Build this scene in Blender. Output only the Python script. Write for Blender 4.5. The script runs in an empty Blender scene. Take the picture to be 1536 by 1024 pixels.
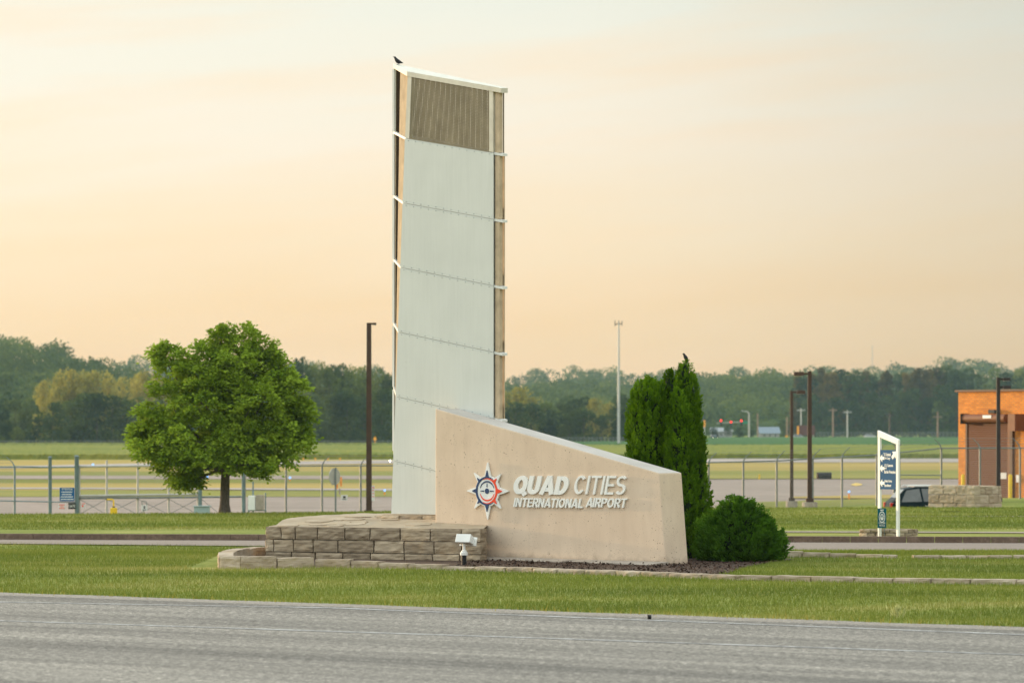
import bpy, bmesh, math, random
import numpy as np
from mathutils import Vector, Matrix, noise
random.seed(7); RNG = np.random.default_rng(7)
SC = bpy.context.scene; COL = SC.collection
R = math.radians
# ------------------------------------------------------------------ camera maths
FPX, CX, HY, CH = 5400.0, 768.0, 648.0, 2.395      # focal length in 1536-wide pixels, horizon row, eye height
def P(px, py, Y): return Vector(((px-CX)/FPX*Y, Y, CH-(py-HY)/FPX*Y))
def G(px, py, Z): return P(px, py, FPX*(CH-Z)/(py-HY))
def K(Y): return FPX/Y
def lerp(a, b, t): return a+(b-a)*t
def sm(t): t = np.clip(t, 0, 1); return t*t*(3-2*t)
# ------------------------------------------------------------------ materials
def newmat(name):
    m = bpy.data.materials.new(name); m.use_nodes = True
    nt = m.node_tree; nt.nodes.clear()
    out = nt.nodes.new('ShaderNodeOutputMaterial')
    return m, nt, out
def N(nt, t, **kw):
    n = nt.nodes.new(t)
    for k, v in kw.items():
        if k == 'op': n.operation = v
        elif k.startswith('i_'): n.inputs[int(k[2:])].default_value = v
        else: setattr(n, k, v)
    return n
def pos(nt): return N(nt, 'ShaderNodeNewGeometry').outputs['Position']
def mapped(nt, src, scale):
    mp = N(nt, 'ShaderNodeMapping'); mp.inputs['Scale'].default_value = scale
    nt.links.new(src, mp.inputs['Vector']); return mp.outputs[0]
def noi(nt, vec, scale, detail=4, rough=.55):
    n = N(nt, 'ShaderNodeTexNoise'); n.inputs['Scale'].default_value = scale
    n.inputs['Detail'].default_value = detail; n.inputs['Roughness'].default_value = rough
    nt.links.new(vec, n.inputs['Vector']); return n.outputs['Fac']
def ramp(nt, fac, stops):
    r = N(nt, 'ShaderNodeValToRGB'); e = r.color_ramp.elements
    while len(e) < len(stops): e.new(.5)
    for i, (p, c) in enumerate(stops):
        e[i].position = p; e[i].color = (*c, 1)
    nt.links.new(fac, r.inputs[0]); return r.outputs[0]
def mixc(nt, fac, a, b, mode='MIX'):
    n = N(nt, 'ShaderNodeMix', data_type='RGBA', blend_type=mode)
    for sock, v in ((n.inputs[0], fac), (n.inputs[6], a), (n.inputs[7], b)):
        if hasattr(v, 'is_linked') or hasattr(v, 'links'): nt.links.new(v, sock)
        elif isinstance(v, tuple): sock.default_value = (*v, 1)
        else: sock.default_value = v
    return n.outputs[2]
def math_(nt, op, a, b=None):
    n = N(nt, 'ShaderNodeMath', operation=op)
    for i, v in enumerate((a, b)):
        if v is None: continue
        if hasattr(v, 'links'): nt.links.new(v, n.inputs[i])
        else: n.inputs[i].default_value = v
    return n.outputs[0]
def bsdf(nt, out, col, rough=.8, metal=0, bump=None, bstr=.3, bdist=.01, spec=.3):
    b = N(nt, 'ShaderNodeBsdfPrincipled')
    if hasattr(col, 'links'): nt.links.new(col, b.inputs['Base Color'])
    else: b.inputs['Base Color'].default_value = (*col, 1)
    b.inputs['Roughness'].default_value = rough; b.inputs['Metallic'].default_value = metal
    b.inputs['Specular IOR Level'].default_value = spec
    if bump is not None:
        bn = N(nt, 'ShaderNodeBump'); bn.inputs['Strength'].default_value = bstr; bn.inputs['Distance'].default_value = bdist
        nt.links.new(bump, bn.inputs['Height']); nt.links.new(bn.outputs[0], b.inputs['Normal'])
    nt.links.new(b.outputs[0], out.inputs['Surface']); return b
def simple(name, col, rough=.6, metal=0, var=.12, scale=3, spec=.3):
    m, nt, out = newmat(name); p = pos(nt)
    n = noi(nt, p, scale); d = tuple(c*(1-var) for c in col); l = tuple(min(1, c*(1+var)) for c in col)
    bsdf(nt, out, ramp(nt, n, [(.3, d), (.7, l)]), rough, metal, spec=spec); return m
def emit(name, col, s):
    m, nt, out = newmat(name); e = N(nt, 'ShaderNodeEmission'); e.inputs[0].default_value = (*col, 1); e.inputs[1].default_value = s
    nt.links.new(e.outputs[0], out.inputs[0]); return m
def leafmat(name, c_dark, c_light, trans=.3, patch=.5, pscale=.6, patch_cols=None, ovar=0):
    m, nt, out = newmat(name)
    a = N(nt, 'ShaderNodeAttribute', attribute_name='tone')
    c = ramp(nt, a.outputs['Fac'], [(0, c_dark), (1, c_light)])
    n = noi(nt, pos(nt), pscale, 3)
    pc = patch_cols or (tuple(v*.6 for v in c_dark), tuple(v*1.25 for v in c_light))
    c = mixc(nt, patch, c, ramp(nt, n, [(.35, pc[0]), (.65, pc[1])]))
    if ovar:
        oi = N(nt, 'ShaderNodeObjectInfo'); c = mixc(nt, 1.0, c, ramp(nt, oi.outputs['Random'], [(0, (1-ovar, 1-ovar, 1-ovar*.6)), (.5, (1, 1, 1)), (1, (1+ovar*1.3, 1+ovar*.8, 1))]), 'MULTIPLY')
    d = N(nt, 'ShaderNodeBsdfDiffuse'); t = N(nt, 'ShaderNodeBsdfTranslucent'); mx = N(nt, 'ShaderNodeMixShader'); mx.inputs[0].default_value = trans
    nt.links.new(c, d.inputs[0]); nt.links.new(c, t.inputs[0])
    nt.links.new(d.outputs[0], mx.inputs[1]); nt.links.new(t.outputs[0], mx.inputs[2]); nt.links.new(mx.outputs[0], out.inputs[0])
    return m
M = {}
M['white_metal'] = simple('white_metal', (.72, .72, .68), .45, 0, .06, 2)
M['cream_metal'] = simple('cream_metal', (.62, .58, .48), .5, 0, .1, 4)
M['grille_metal'] = simple('grille_metal', (.29, .245, .165), .8, 0, .15, 3, .1); M['screen_tan'] = simple('screen_tan', (.40, .325, .235), .9, 0, .15, 4, .0); M['matt_black'] = simple('matt_black', (.02, .016, .012), 1, 0, .2, 3, 0)
M['tan_metal'] = simple('tan_metal', (.50, .39, .26), .6, 0, .18, 5)
M['navy'] = simple('navy', (.012, .045, .13), .5, 0, .05); M['red'] = simple('red', (.75, .06, .02), .5, 0, .05)
M['letter_white'] = simple('letter_white', (.80, .81, .78), .5, 0, .03)
M['dark_bronze'] = simple('dark_bronze', (.030, .022, .018), .55, 0, .2)
M['bronze'] = simple('bronze', (.06, .032, .02), .55, 0, .2)
M['galv'] = simple('galv', (.18, .195, .19), .5, .2, .15, 6)
M['galv_blue'] = simple('galv_blue', (.16, .22, .24), .55, .1, .15, 5)
M['galv_light'] = simple('galv_light', (.42, .40, .37), .5, 0, .1, 4)
M['concrete_plain'] = simple('concrete_plain', (.34, .29, .24), .9, 0, .2, 5)
M['yellow'] = simple('yellow', (.75, .48, .02), .6, 0, .1); M['orange'] = simple('orange', (.8, .27, .03), .6, 0, .1)
M['black'] = simple('black', (.012, .012, .013), .6); M['dark'] = simple('dark', (.03, .027, .025), .7)
M['sign_blue'] = simple('sign_blue', (.035, .095, .19), .7, 0, .05, 3, .05); M['sign_cobalt'] = simple('sign_cobalt', (.012, .10, .26), .7, 0, .05, 3, .05)
M['teal'] = simple('teal', (.006, .09, .12), .7, 0, .05, 3, .05)
M['paint_white'] = simple('paint_white', (.76, .76, .73), .5, 0, .05)
M['brown'] = simple('brown', (.17, .060, .024), .6, 0, .12); M['cap_brown'] = simple('cap_brown', (.10, .045, .025), .6)
M['box_blue'] = simple('box_blue', (.30, .38, .38), .6); M['bark'] = None
M['grey_wood'] = simple('grey_wood', (.30, .20, .14), .8, 0, .2, 3); M['pale_steel'] = simple('pale_steel', (.50, .48, .45), .5, 0, .08)
M['glass_dark'] = simple('glass_dark', (.10, .105, .10), .2, 0, .2, 2, .5); M['car_paint'] = simple('car_paint', (.004, .012, .014), .5, 0, .05, 1, .08)
M['rubber'] = simple('rubber', (.015, .015, .015), .8); M['tail_red'] = simple('tail_red', (.45, .02, .01), .3)
M['silver'] = simple('silver', (.5, .5, .5), .35, .5, .05)
M['headlight'] = emit('headlight', (1, .9, .7), 14); M['sig_red'] = emit('sig_red', (1, .03, .02), 4); M['taxi_blue'] = emit('taxi_blue', (.25, .5, 1), 2.2)
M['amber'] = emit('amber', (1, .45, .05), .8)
M['sig_green'] = simple('sig_green', (.01, .22, .12), .5); M['feather'] = simple('feather', (.010, .010, .011), .45, 0, .3, 40)
M['roof_blue'] = simple('roof_blue', (.15, .19, .22), .6); M['wall_grey'] = simple('wall_grey', (.28, .29, .29), .8); M['wall_white'] = simple('wall_white', (.36, .36, .35), .8)
M['board_brown'] = simple('board_brown', (.12, .05, .04), .8)
M['notice'] = simple('notice', (.62, .60, .60), .7)
def mk_bark():
    m, nt, out = newmat('bark'); p = mapped(nt, pos(nt), (14, 14, 2.5)); n = noi(nt, p, 2.5, 6)
    bsdf(nt, out, ramp(nt, n, [(.3, (.05, .04, .03)), (.7, (.155, .125, .095))]), .95, 0, n, .8, .03); return m
M['bark'] = mk_bark()
def mk_panel():
    m, nt, out = newmat('panel'); p = pos(nt)
    a = noi(nt, mapped(nt, p, (7, 7, .35)), 3, 5); b = noi(nt, p, .9, 4)
    c = mixc(nt, .5, ramp(nt, a, [(.30, (.53, .565, .545)), (.70, (.59, .625, .605))]), ramp(nt, b, [(.3, (.54, .565, .525)), (.7, (.635, .66, .615))]))
    # dirt specks
    s = noi(nt, p, 22, 2); c = mixc(nt, ramp(nt, s, [(.70, (0, 0, 0)), (.78, (.25, .25, .25))]), c, (.3, .28, .22))
    bsdf(nt, out, c, .45, 0, b, .04, .01, .35); return m
M['panel'] = mk_panel()
def mk_concrete():
    m, nt, out = newmat('cast_concrete'); p = pos(nt)
    a = noi(nt, p, 1.3, 6); b = noi(nt, mapped(nt, p, (1, 1, .3)), 6, 5)
    c = mixc(nt, .5, ramp(nt, a, [(.3, (.60, .465, .345)), (.7, (.74, .595, .455))]), ramp(nt, b, [(.3, (.62, .49, .365)), (.7, (.72, .58, .44))]))
    # air holes, dark
    v = N(nt, 'ShaderNodeTexVoronoi'); v.inputs['Scale'].default_value = 11; nt.links.new(p, v.inputs['Vector'])
    g = noi(nt, p, 2.6, 3)
    hole = math_(nt, 'MULTIPLY', math_(nt, 'LESS_THAN', v.outputs['Distance'], .135), math_(nt, 'GREATER_THAN', g, .55))
    v2 = N(nt, 'ShaderNodeTexVoronoi'); v2.inputs['Scale'].default_value = 30; nt.links.new(p, v2.inputs['Vector'])
    hole2 = math_(nt, 'MULTIPLY', math_(nt, 'LESS_THAN', v2.outputs['Distance'], .17), math_(nt, 'GREATER_THAN', noi(nt, p, 4, 2), .5))
    h = math_(nt, 'MAXIMUM', hole, hole2)
    zz = N(nt, 'ShaderNodeSeparateXYZ'); nt.links.new(p, zz.inputs[0]); sp_ = math_(nt, 'ADD', zz.outputs[2], math_(nt, 'MULTIPLY', math_(nt, 'SUBTRACT', noi(nt, p, 5, 5, .7), .5), .5))
    c = mixc(nt, ramp(nt, sp_, [(.02, (.5, .5, .5)), (.16, (0, 0, 0))]), c, (.30, .22, .155))     # soil splash
    run = noi(nt, mapped(nt, p, (5, 5, .12)), 1.6, 4, .65); c = mixc(nt, ramp(nt, run, [(.56, (0, 0, 0)), (.72, (.16, .16, .16))]), c, (.40, .32, .25))   # water runs
    f = math_(nt, 'MULTIPLY', h, .6)
    c = mixc(nt, f, c, (.16, .10, .06))
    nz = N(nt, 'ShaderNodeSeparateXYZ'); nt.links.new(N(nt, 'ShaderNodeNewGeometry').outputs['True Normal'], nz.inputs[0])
    c = mixc(nt, math_(nt, 'MULTIPLY', math_(nt, 'GREATER_THAN', nz.outputs[2], .7), .8), c, ramp(nt, a, [(.3, (.36, .345, .325)), (.7, (.48, .465, .44))]))   # upward face painted greyer to imitate cool sky light
    bsdf(nt, out, c, .9, 0, math_(nt, 'SUBTRACT', a, h), .4, .012, .2); return m
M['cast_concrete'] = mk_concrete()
def mk_stone(name, cs, sc=3.0):
    m, nt, out = newmat(name); p = pos(nt)
    oi = N(nt, 'ShaderNodeAttribute', attribute_name='tone')
    a = noi(nt, mapped(nt, p, (.8, .8, 6)), sc, 6, .65); b = noi(nt, p, 22, 4)
    c = ramp(nt, a, [(.28, cs[0]), (.5, cs[1]), (.72, cs[2])])
    c = mixc(nt, .35, c, ramp(nt, oi.outputs['Fac'], [(0, cs[0]), (.6, cs[1]), (1, cs[2])]))
    st = noi(nt, p, 1.1, 3); c = mixc(nt, ramp(nt, st, [(.58, (0, 0, 0)), (.72, (.38, .38, .38))]), c, (cs[2][0]*1.15, cs[2][1]*.95, cs[2][2]*.7))
    bsdf(nt, out, c, .95, 0, math_(nt, 'ADD', a, math_(nt, 'MULTIPLY', b, .5)), .6, .03, .15); return m
M['stone'] = mk_stone('stone', ((.155, .12, .082), (.345, .272, .19), (.55, .455, .33)))
M['kerb_stone'] = mk_stone('kerb_stone', ((.24, .185, .13), (.39, .315, .235), (.52, .44, .34)), 4)
M['flag'] = mk_stone('flag', ((.25, .19, .13), (.38, .31, .22), (.48, .40, .30)), 2)
M['far_stone'] = mk_stone('far_stone', ((.25, .19, .12), (.40, .32, .22), (.52, .44, .33)), 1.6)
def mk_grass(name, dark, light, dry, amt=.5, blades=False, psc=.5, streak=True):
    m, nt, out = newmat(name); p = pos(nt)
    a = noi(nt, mapped(nt, p, (.25 if streak else .6, 1, 1)), psc, 5, .6); b = noi(nt, p, 9, 4, .7)
    c = ramp(nt, a, [(.33, dark), (.52, light), (.70, dry)])
    if blades:
        t = N(nt, 'ShaderNodeAttribute', attribute_name='tone')
        c = mixc(nt, amt, c, ramp(nt, t.outputs['Fac'], [(0, dark), (.75, light), (1, dry)]))
        d = N(nt, 'ShaderNodeBsdfDiffuse'); tr = N(nt, 'ShaderNodeBsdfTranslucent'); mx = N(nt, 'ShaderNodeMixShader'); mx.inputs[0].default_value = .3
        nt.links.new(c, d.inputs[0]); nt.links.new(c, tr.inputs[0])
        nt.links.new(d.outputs[0], mx.inputs[1]); nt.links.new(tr.outputs[0], mx.inputs[2]); nt.links.new(mx.outputs[0], out.inputs[0])
    else:
        c = mixc(nt, .35, c, ramp(nt, b, [(.3, dark), (.7, dry)]))
        bsdf(nt, out, c, 1, 0, b, .6, .05, .05)
    return m
GD, GL, GY = (.072, .112, .018), (.182, .226, .042), (.43, .37, .14)
M['lawn'] = mk_grass('lawn', GD, GL, GY); M['blade'] = mk_grass('blade', GD, GL, GY, .5, True)
M['dry_blade'] = mk_grass('dry_blade', (.22, .20, .03), (.36, .30, .06), (.45, .36, .12), .5, True)
M['dry_grass'] = mk_grass('dry_grass', (.25, .20, .055), (.37, .27, .08), (.48, .34, .12), psc=.03); M['air_green'] = mk_grass('air_green', (.13, .15, .035), (.22, .22, .05), (.36, .29, .09), psc=.03)
M['pale_grass'] = mk_grass('pale_grass', (.16, .19, .045), (.27, .27, .07), (.34, .30, .10), psc=.8)
def mk_crop(name, a_, b_):
    m, nt, out = newmat(name); p = pos(nt); n = noi(nt, mapped(nt, p, (.2, .3, 1)), .12, 6, .7)
    f = noi(nt, p, .7, 3)
    c = mixc(nt, .4, ramp(nt, n, [(.35, a_), (.65, b_)]), ramp(nt, f, [(.35, a_), (.65, b_)]))
    bsdf(nt, out, c, 1, 0, f, .5, .4, .05); return m
M['soy'] = mk_crop('soy', (.10, .14, .03), (.26, .24, .045)); M['corn'] = mk_crop('corn', (.045, .10, .03), (.08, .15, .045))
def mk_pave(name, lo, hi, grain=14, gs=.5, streak=(.05, .6, 1), bump=.3, sk=0):
    m, nt, out = newmat(name); p = pos(nt)
    rot = N(nt, 'ShaderNodeMapping'); rot.inputs['Rotation'].default_value = (0, 0, R(34.5)); nt.links.new(p, rot.inputs[0])
    s = noi(nt, mapped(nt, rot.outputs[0], streak), 1.0, 4); g = noi(nt, p, grain, 5, .75); g2 = noi(nt, p, grain*3.1, 3, .7); l = noi(nt, p, .35, 4)
    c = mixc(nt, .5, ramp(nt, s, [(.36, lo), (.64, hi)]), ramp(nt, l, [(.3, lo), (.7, hi)]))
    gg = math_(nt, 'ADD', math_(nt, 'MULTIPLY', g, .6), math_(nt, 'MULTIPLY', g2, .4))
    c = mixc(nt, gs, c, ramp(nt, gg, [(.36, tuple(v*.3 for v in lo)), (.5, tuple((a+b)/2 for a, b in zip(lo, hi))), (.62, tuple(v*2.1 for v in hi))]))
    if sk:
        s2 = noi(nt, mapped(nt, rot.outputs[0], (.015, .75, 1)), 1.0, 3, .5); s3 = noi(nt, mapped(nt, rot.outputs[0], (.25, 3.2, 1)), 1.0, 3, .6)
        c = mixc(nt, 1.0, c, ramp(nt, s2, [(.36, (1-sk, 1-sk, 1-sk)), (.62, (1+sk*.7, 1+sk*.66, 1+sk*.6))]), 'MULTIPLY'); c = mixc(nt, .6, c, mixc(nt, 1.0, c, ramp(nt, s3, [(.36, (.72, .72, .72)), (.64, (1.22, 1.21, 1.18))]), 'MULTIPLY'))
    bsdf(nt, out, c, .9, 0, gg, bump, .012, .25); return m
M['asphalt'] = mk_pave('asphalt', (.095, .088, .078), (.225, .21, .185), 11, .85, (.05, .6, 1), .3, .30)
M['drive'] = mk_pave('drive', (.19, .150, .122), (.235, .19, .155), 9, .25); M['apron'] = mk_pave('apron', (.225, .172, .138), (.28, .22, .182), .3, .2, (.01, .1, 1), .1)
M['runway'] = mk_pave('runway', (.29, .245, .215), (.36, .305, .27), .3, .15, (.01, .1, 1), .1)
M['gravel'] = mk_pave('gravel', (.19, .168, .145), (.27, .24, .20), 18, .6)
M['kerb_red'] = mk_pave('kerb_red', (.115, .072, .055), (.17, .115, .09), 4, .3); M['kerb_pale'] = mk_pave('kerb_pale', (.22, .17, .13), (.32, .26, .20), 4, .3)
def mk_paint():
    m, nt, out = newmat('worn_paint'); p = pos(nt)
    n = noi(nt, p, 5, 5, .75); n2 = noi(nt, p, .8, 3)
    f = math_(nt, 'ADD', math_(nt, 'MULTIPLY', n, .7), math_(nt, 'MULTIPLY', n2, .3))
    bsdf(nt, out, ramp(nt, f, [(.40, (.16, .155, .148)), (.60, (.47, .465, .45))]), .85); return m
M['worn_paint'] = mk_paint()
M['mulch'] = mk_pave('mulch', (.030, .016, .010), (.075, .042, .026), 16, .6)
M['yellow_paint'] = simple('yellow_paint', (.62, .42, .10), .9)
def mk_brick():
    m, nt, out = newmat('brick'); tc = N(nt, 'ShaderNodeUVMap')
    br = N(nt, 'ShaderNodeTexBrick'); br.inputs['Scale'].default_value = 1
    br.inputs['Color1'].default_value = (.74, .27, .04, 1); br.inputs['Color2'].default_value = (.56, .18, .028, 1); br.inputs['Mortar'].default_value = (.36, .20, .09, 1)
    br.inputs['Mortar Size'].default_value = .012; br.inputs['Brick Width'].default_value = .3; br.inputs['Row Height'].default_value = .1
    nt.links.new(tc.outputs[0], br.inputs['Vector'])
    n = noi(nt, pos(nt), 1.2, 4); c = mixc(nt, .5, br.outputs[0], mixc(nt, 1.0, br.outputs[0], ramp(nt, n, [(.3, (.7, .7, .7)), (.7, (1.2, 1.1, 1))]), 'MULTIPLY'))
    bsdf(nt, out, c, .9); return m
M['brick'] = mk_brick()
def mk_shutter():
    m, nt, out = newmat('shutter'); p = pos(nt); s = N(nt, 'ShaderNodeSeparateXYZ'); nt.links.new(p, s.inputs[0])
    w = math_(nt, 'SINE', math_(nt, 'MULTIPLY', s.outputs[2], 60)); bsdf(nt, out, (.125, .042, .018), .7, 0, w, .5, .02); return m
M['shutter'] = mk_shutter()
def mk_link():
    m, nt, out = newmat('chain_link'); p = pos(nt); s = N(nt, 'ShaderNodeSeparateXYZ'); nt.links.new(p, s.inputs[0])
    def line(sign):
        v = math_(nt, 'ADD' if sign > 0 else 'SUBTRACT', s.outputs[0], s.outputs[2])
        return math_(nt, 'LESS_THAN', math_(nt, 'FRACT', math_(nt, 'MULTIPLY', v, 14)), .07)
    f = math_(nt, 'MAXIMUM', line(1), line(-1))
    d = N(nt, 'ShaderNodeBsdfDiffuse'); d.inputs[0].default_value = (.30, .31, .30, 1); t = N(nt, 'ShaderNodeBsdfTransparent'); mx = N(nt, 'ShaderNodeMixShader')
    nt.links.new(f, mx.inputs[0]); nt.links.new(t.outputs[0], mx.inputs[1]); nt.links.new(d.outputs[0], mx.inputs[2]); nt.links.new(mx.outputs[0], out.inputs[0]); return m
M['chain_link'] = mk_link()
M['maple'] = leafmat('maple', (.080, .155, .010), (.37, .49, .050), .24, .25, .7)
M['thuja'] = leafmat('thuja', (.022, .07, .003), (.145, .275, .010), .25, .3, 2.5)
M['yew'] = leafmat('yew', (.022, .075, .007), (.105, .225, .018), .25, .3, 3)
M['weed_leaf'] = leafmat('weed_leaf', (.30, .33, .12), (.50, .50, .24), .3, 0, 1)
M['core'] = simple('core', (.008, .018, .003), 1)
M['wood_a'] = leafmat('wood_a', (.055, .09, .022), (.155, .195, .045), .3, .3, .12, None, .35)
M['wood_sunlit'] = leafmat('wood_sunlit', (.19, .185, .038), (.42, .37, .085), .3, .3, .12, None, .1)  # low sunlight painted into the leaf colour, yellower than the other woods
M['wood_c'] = leafmat('wood_c', (.028, .055, .020), (.085, .12, .034), .3, .3, .12, None, .35)
M['pine'] = leafmat('pine', (.055, .055, .020), (.19, .15, .052), .25, .3, .1, None, .4)
M['forest'] = leafmat('forest', (.045, .08, .020), (.155, .19, .045), .3, .4, .02)
# ------------------------------------------------------------------ mesh helpers
class MB:
    def __init__(s): s.v = []; s.f = []; s.t = []; s.uv = {}
    def add(s, vs, fs, tone=None):
        o = len(s.v); s.v += [Vector(v) for v in vs]; s.f += [tuple(i+o for i in f) for f in fs]
        s.t += [random.random() if tone is None else tone]*len(fs)
    def box(s, c, size, rz=0, ry=0, tone=None, top=None):
        x, y, z = (d/2 for d in size); tx, ty = top or (1, 1)
        vs = [(-x, -y, -z), (x, -y, -z), (x, y, -z), (-x, y, -z), (-x*tx, -y*ty, z), (x*tx, -y*ty, z), (x*tx, y*ty, z), (-x*tx, y*ty, z)]
        m = Matrix.Translation(Vector(c)) @ Matrix.Rotation(rz, 4, 'Z') @ Matrix.Rotation(ry, 4, 'Y')
        s.add([m @ Vector(v) for v in vs], [(0, 3, 2, 1), (4, 5, 6, 7), (0, 1, 5, 4), (1, 2, 6, 5), (2, 3, 7, 6), (3, 0, 4, 7)], tone); return s
    def hexa(s, bot, top, tone=None):       # general prism between two rings
        n = len(bot); s.add(list(bot)+list(top), [tuple(range(n))[::-1], tuple(range(n, 2*n))]+[(i, (i+1) % n, n+(i+1) % n, n+i) for i in range(n)], tone); return s
    def tube(s, pts, rad, n=10, cap=True, tone=None):
        pts = [Vector(p) for p in pts]; rad = rad if isinstance(rad, (list, tuple)) else [rad]*len(pts)
        rings = []; up = None
        for i, p in enumerate(pts):
            d = (pts[min(i+1, len(pts)-1)]-pts[max(i-1, 0)]).normalized()
            if up is None: up = Vector((0, 0, 1)) if abs(d.z) < .9 else Vector((1, 0, 0))
            a = d.cross(up).normalized(); b = a.cross(d).normalized(); up = b
            rings += [p+(a*math.cos(2*math.pi*j/n)+b*math.sin(2*math.pi*j/n))*rad[i] for j in range(n)]
        fs = []
        for i in range(len(pts)-1):
            for j in range(n): fs.append((i*n+j, i*n+(j+1) % n, (i+1)*n+(j+1) % n, (i+1)*n+j))
        if cap: fs += [tuple(range(n))[::-1], tuple(range((len(pts)-1)*n, len(pts)*n))]
        s.add(rings, fs, tone); return s
    def build(s, name, mat, root=None, smooth=False, bevel=0, loc=None):
        return link(name, [v for v in s.v], s.f, mat, root, smooth, s.t, bevel, loc)
def link(name, vs, fs, mat, root=None, smooth=False, tone=None, bevel=0, loc=None):
    o0 = wpos(root) if root else Vector(loc if loc is not None else (0, 0, 0))
    me = bpy.data.meshes.new(name)
    if isinstance(vs, np.ndarray):
        me.from_pydata(vs-np.array(o0), [], fs)
    else: me.from_pydata([tuple(v-o0) for v in vs], [], fs)
    if not isinstance(vs, np.ndarray):
        bm = bmesh.new(); bm.from_mesh(me)
        if bevel:
            bmesh.ops.bevel(bm, geom=list(bm.edges), offset=bevel, segments=2, affect='EDGES', profile=.6)
            tone = None
        bmesh.ops.recalc_face_normals(bm, faces=bm.faces); bm.to_mesh(me); bm.free()
    if tone is not None and len(tone) == len(me.polygons):
        me.attributes.new('tone', 'FLOAT', 'FACE').data.foreach_set('value', np.asarray(tone, np.float32))
    for m in (mat if isinstance(mat, list) else [mat]): me.materials.append(M[m] if isinstance(m, str) else m)
    if smooth: me.shade_smooth() if hasattr(me, 'shade_smooth') else me.polygons.foreach_set('use_smooth', [True]*len(me.polygons))
    if smooth: me.set_sharp_from_angle(angle=R(40))
    o = bpy.data.objects.new(name, me); COL.objects.link(o)
    if root: o.parent = root
    else: o.location = o0
    return o
def wpos(o):
    p = Vector(o.location)
    while o.parent: o = o.parent; p += o.location
    return p
def tag(o, label=None, cat=None, group=None, kind=None):
    if label: o['label'] = label
    if cat: o['category'] = cat
    if group: o['group'] = group
    if kind: o['kind'] = kind
    return o
def thing(name, loc, label, cat, group=None):
    o = bpy.data.objects.new(name, None); o.empty_display_size = .2; COL.objects.link(o); o.location = loc
    return tag(o, label, cat, group)
def dup(o, loc=None, label=None, parent=None):
    c = o.copy(); COL.objects.link(c)
    if parent: c.parent = parent
    if loc is not None: c.location = loc
    if label: c['label'] = label
    for ch in list(o.children): dup(ch, parent=c)
    return c
_txt_cache = {}
def text_geo(body, extrude=.02, offset=0, shear=0, spacing=1.0, line=1.0, align='LEFT', font=None):
    cu = bpy.data.curves.new('t', 'FONT'); cu.body = body; cu.size = 1; cu.extrude = 0; cu.offset = offset; cu.shear = shear
    cu.space_character = spacing; cu.space_line = line; cu.align_x = align; cu.resolution_u = 6; cu.fill_mode = 'FRONT' if False else 'BOTH'; cu.extrude = .5
    ob = bpy.data.objects.new('t', cu); COL.objects.link(ob); dg = bpy.context.evaluated_depsgraph_get()
    me = bpy.data.meshes.new_from_object(ob.evaluated_get(dg)); bpy.data.objects.remove(ob)
    vs = [v.co.copy() for v in me.vertices]; fs = [tuple(p.vertices) for p in me.polygons]; bpy.data.meshes.remove(me)
    return vs, fs
def fit(vs, w=None, h=None):
    x0 = min(v.x for v in vs); x1 = max(v.x for v in vs); y0 = min(v.y for v in vs); y1 = max(v.y for v in vs)
    sy = h/(y1-y0) if h else None; sx = w/(x1-x0) if w else sy
    if sy is None: sy = sx
    return [Vector(((v.x-x0)*sx, (v.y-y0)*sy, v.z)) for v in vs]
def weld(vs, fs):
    key = {}; mp = []; nv = []
    for v in vs:
        k = (round(v.x, 4), round(v.y, 4), round(v.z, 3))
        if k not in key: key[k] = len(nv); nv.append(v)
        mp.append(key[k])
    return nv, [g for g in (tuple(dict.fromkeys(mp[i] for i in f)) for f in fs) if len(g) > 2]
def islands(vs, fs):
    par = list(range(len(vs)))
    def find(a):
        while par[a] != a: par[a] = par[par[a]]; a = par[a]
        return a
    for f in fs:
        for i in f[1:]: par[find(i)] = find(f[0])
    gr = {}
    for f in fs: gr.setdefault(find(f[0]), []).append(f)
    out = []
    for fl in gr.values():
        ids = sorted({i for f in fl for i in f}); mp = {i: j for j, i in enumerate(ids)}
        out.append(([vs[i] for i in ids], [tuple(mp[i] for i in f) for f in fl]))
    return sorted(out, key=lambda g: min(v.x for v in g[0]))
# ------------------------------------------------------------------ terrain
EX, EY = .824, -.567
def qroad(x, y): return (x+7.9)*.567+(y-55.8)*.824
def crest(x): return 125+11*sm((x+18)/33)
def bump_x(x): return np.interp(x, [-20, 5, 9, 12, 16.6, 19.6, 40], [0, .1, .2, .27, .54, .85, .9])
def zg(x, y):
    x = np.asarray(x, float); y = np.asarray(y, float)
    near = -.1+.1*sm((qroad(x, y)-1.2)/5)
    c = crest(x)
    z = np.interp(y, [-100, 70, 76, 84, 98, 103], [0, 0, -.12, -.5, -.5, -.42])+np.where(y < 90, near, near*(1-sm((y-90)/10)))
    z = np.where(y > 103, -.42-.05*sm((y-103)/20), z)
    far = np.interp(y, [0, 540, 900, 1300, 2000, 3000], [-1.5, -1.5, -1.0, .1, 3, 8])
    z = z+(far-z)*sm((y-c)/13)
    z = z+bump_x(x)*sm((y-150)/10)*(1-sm((y-166)/20))*(y > 140)
    return z
def ground():
    ys = np.concatenate([np.arange(-60, 30, 10), np.arange(30, 112, 1.0), np.arange(112, 210, 2), np.arange(210, 600, 20), np.arange(600, 3200, 100), [4000, 6000]])
    ts = np.sign(np.linspace(-1, 1, 121))*np.abs(np.linspace(-1, 1, 121))**1.8
    Yg, T = np.meshgrid(ys, ts, indexing='ij'); X = T*(60+np.abs(Yg)*.45); Z = zg(X, Yg)
    V = np.stack([X, Yg, Z], -1).reshape(-1, 3); n = len(ts); F = []
    for i in range(len(ys)-1):
        for j in range(n-1): F.append((i*n+j, i*n+j+1, (i+1)*n+j+1, (i+1)*n+j))
    o = link('ground', V, F, 'lawn', smooth=True); tag(o, kind='structure')
ground()
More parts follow.
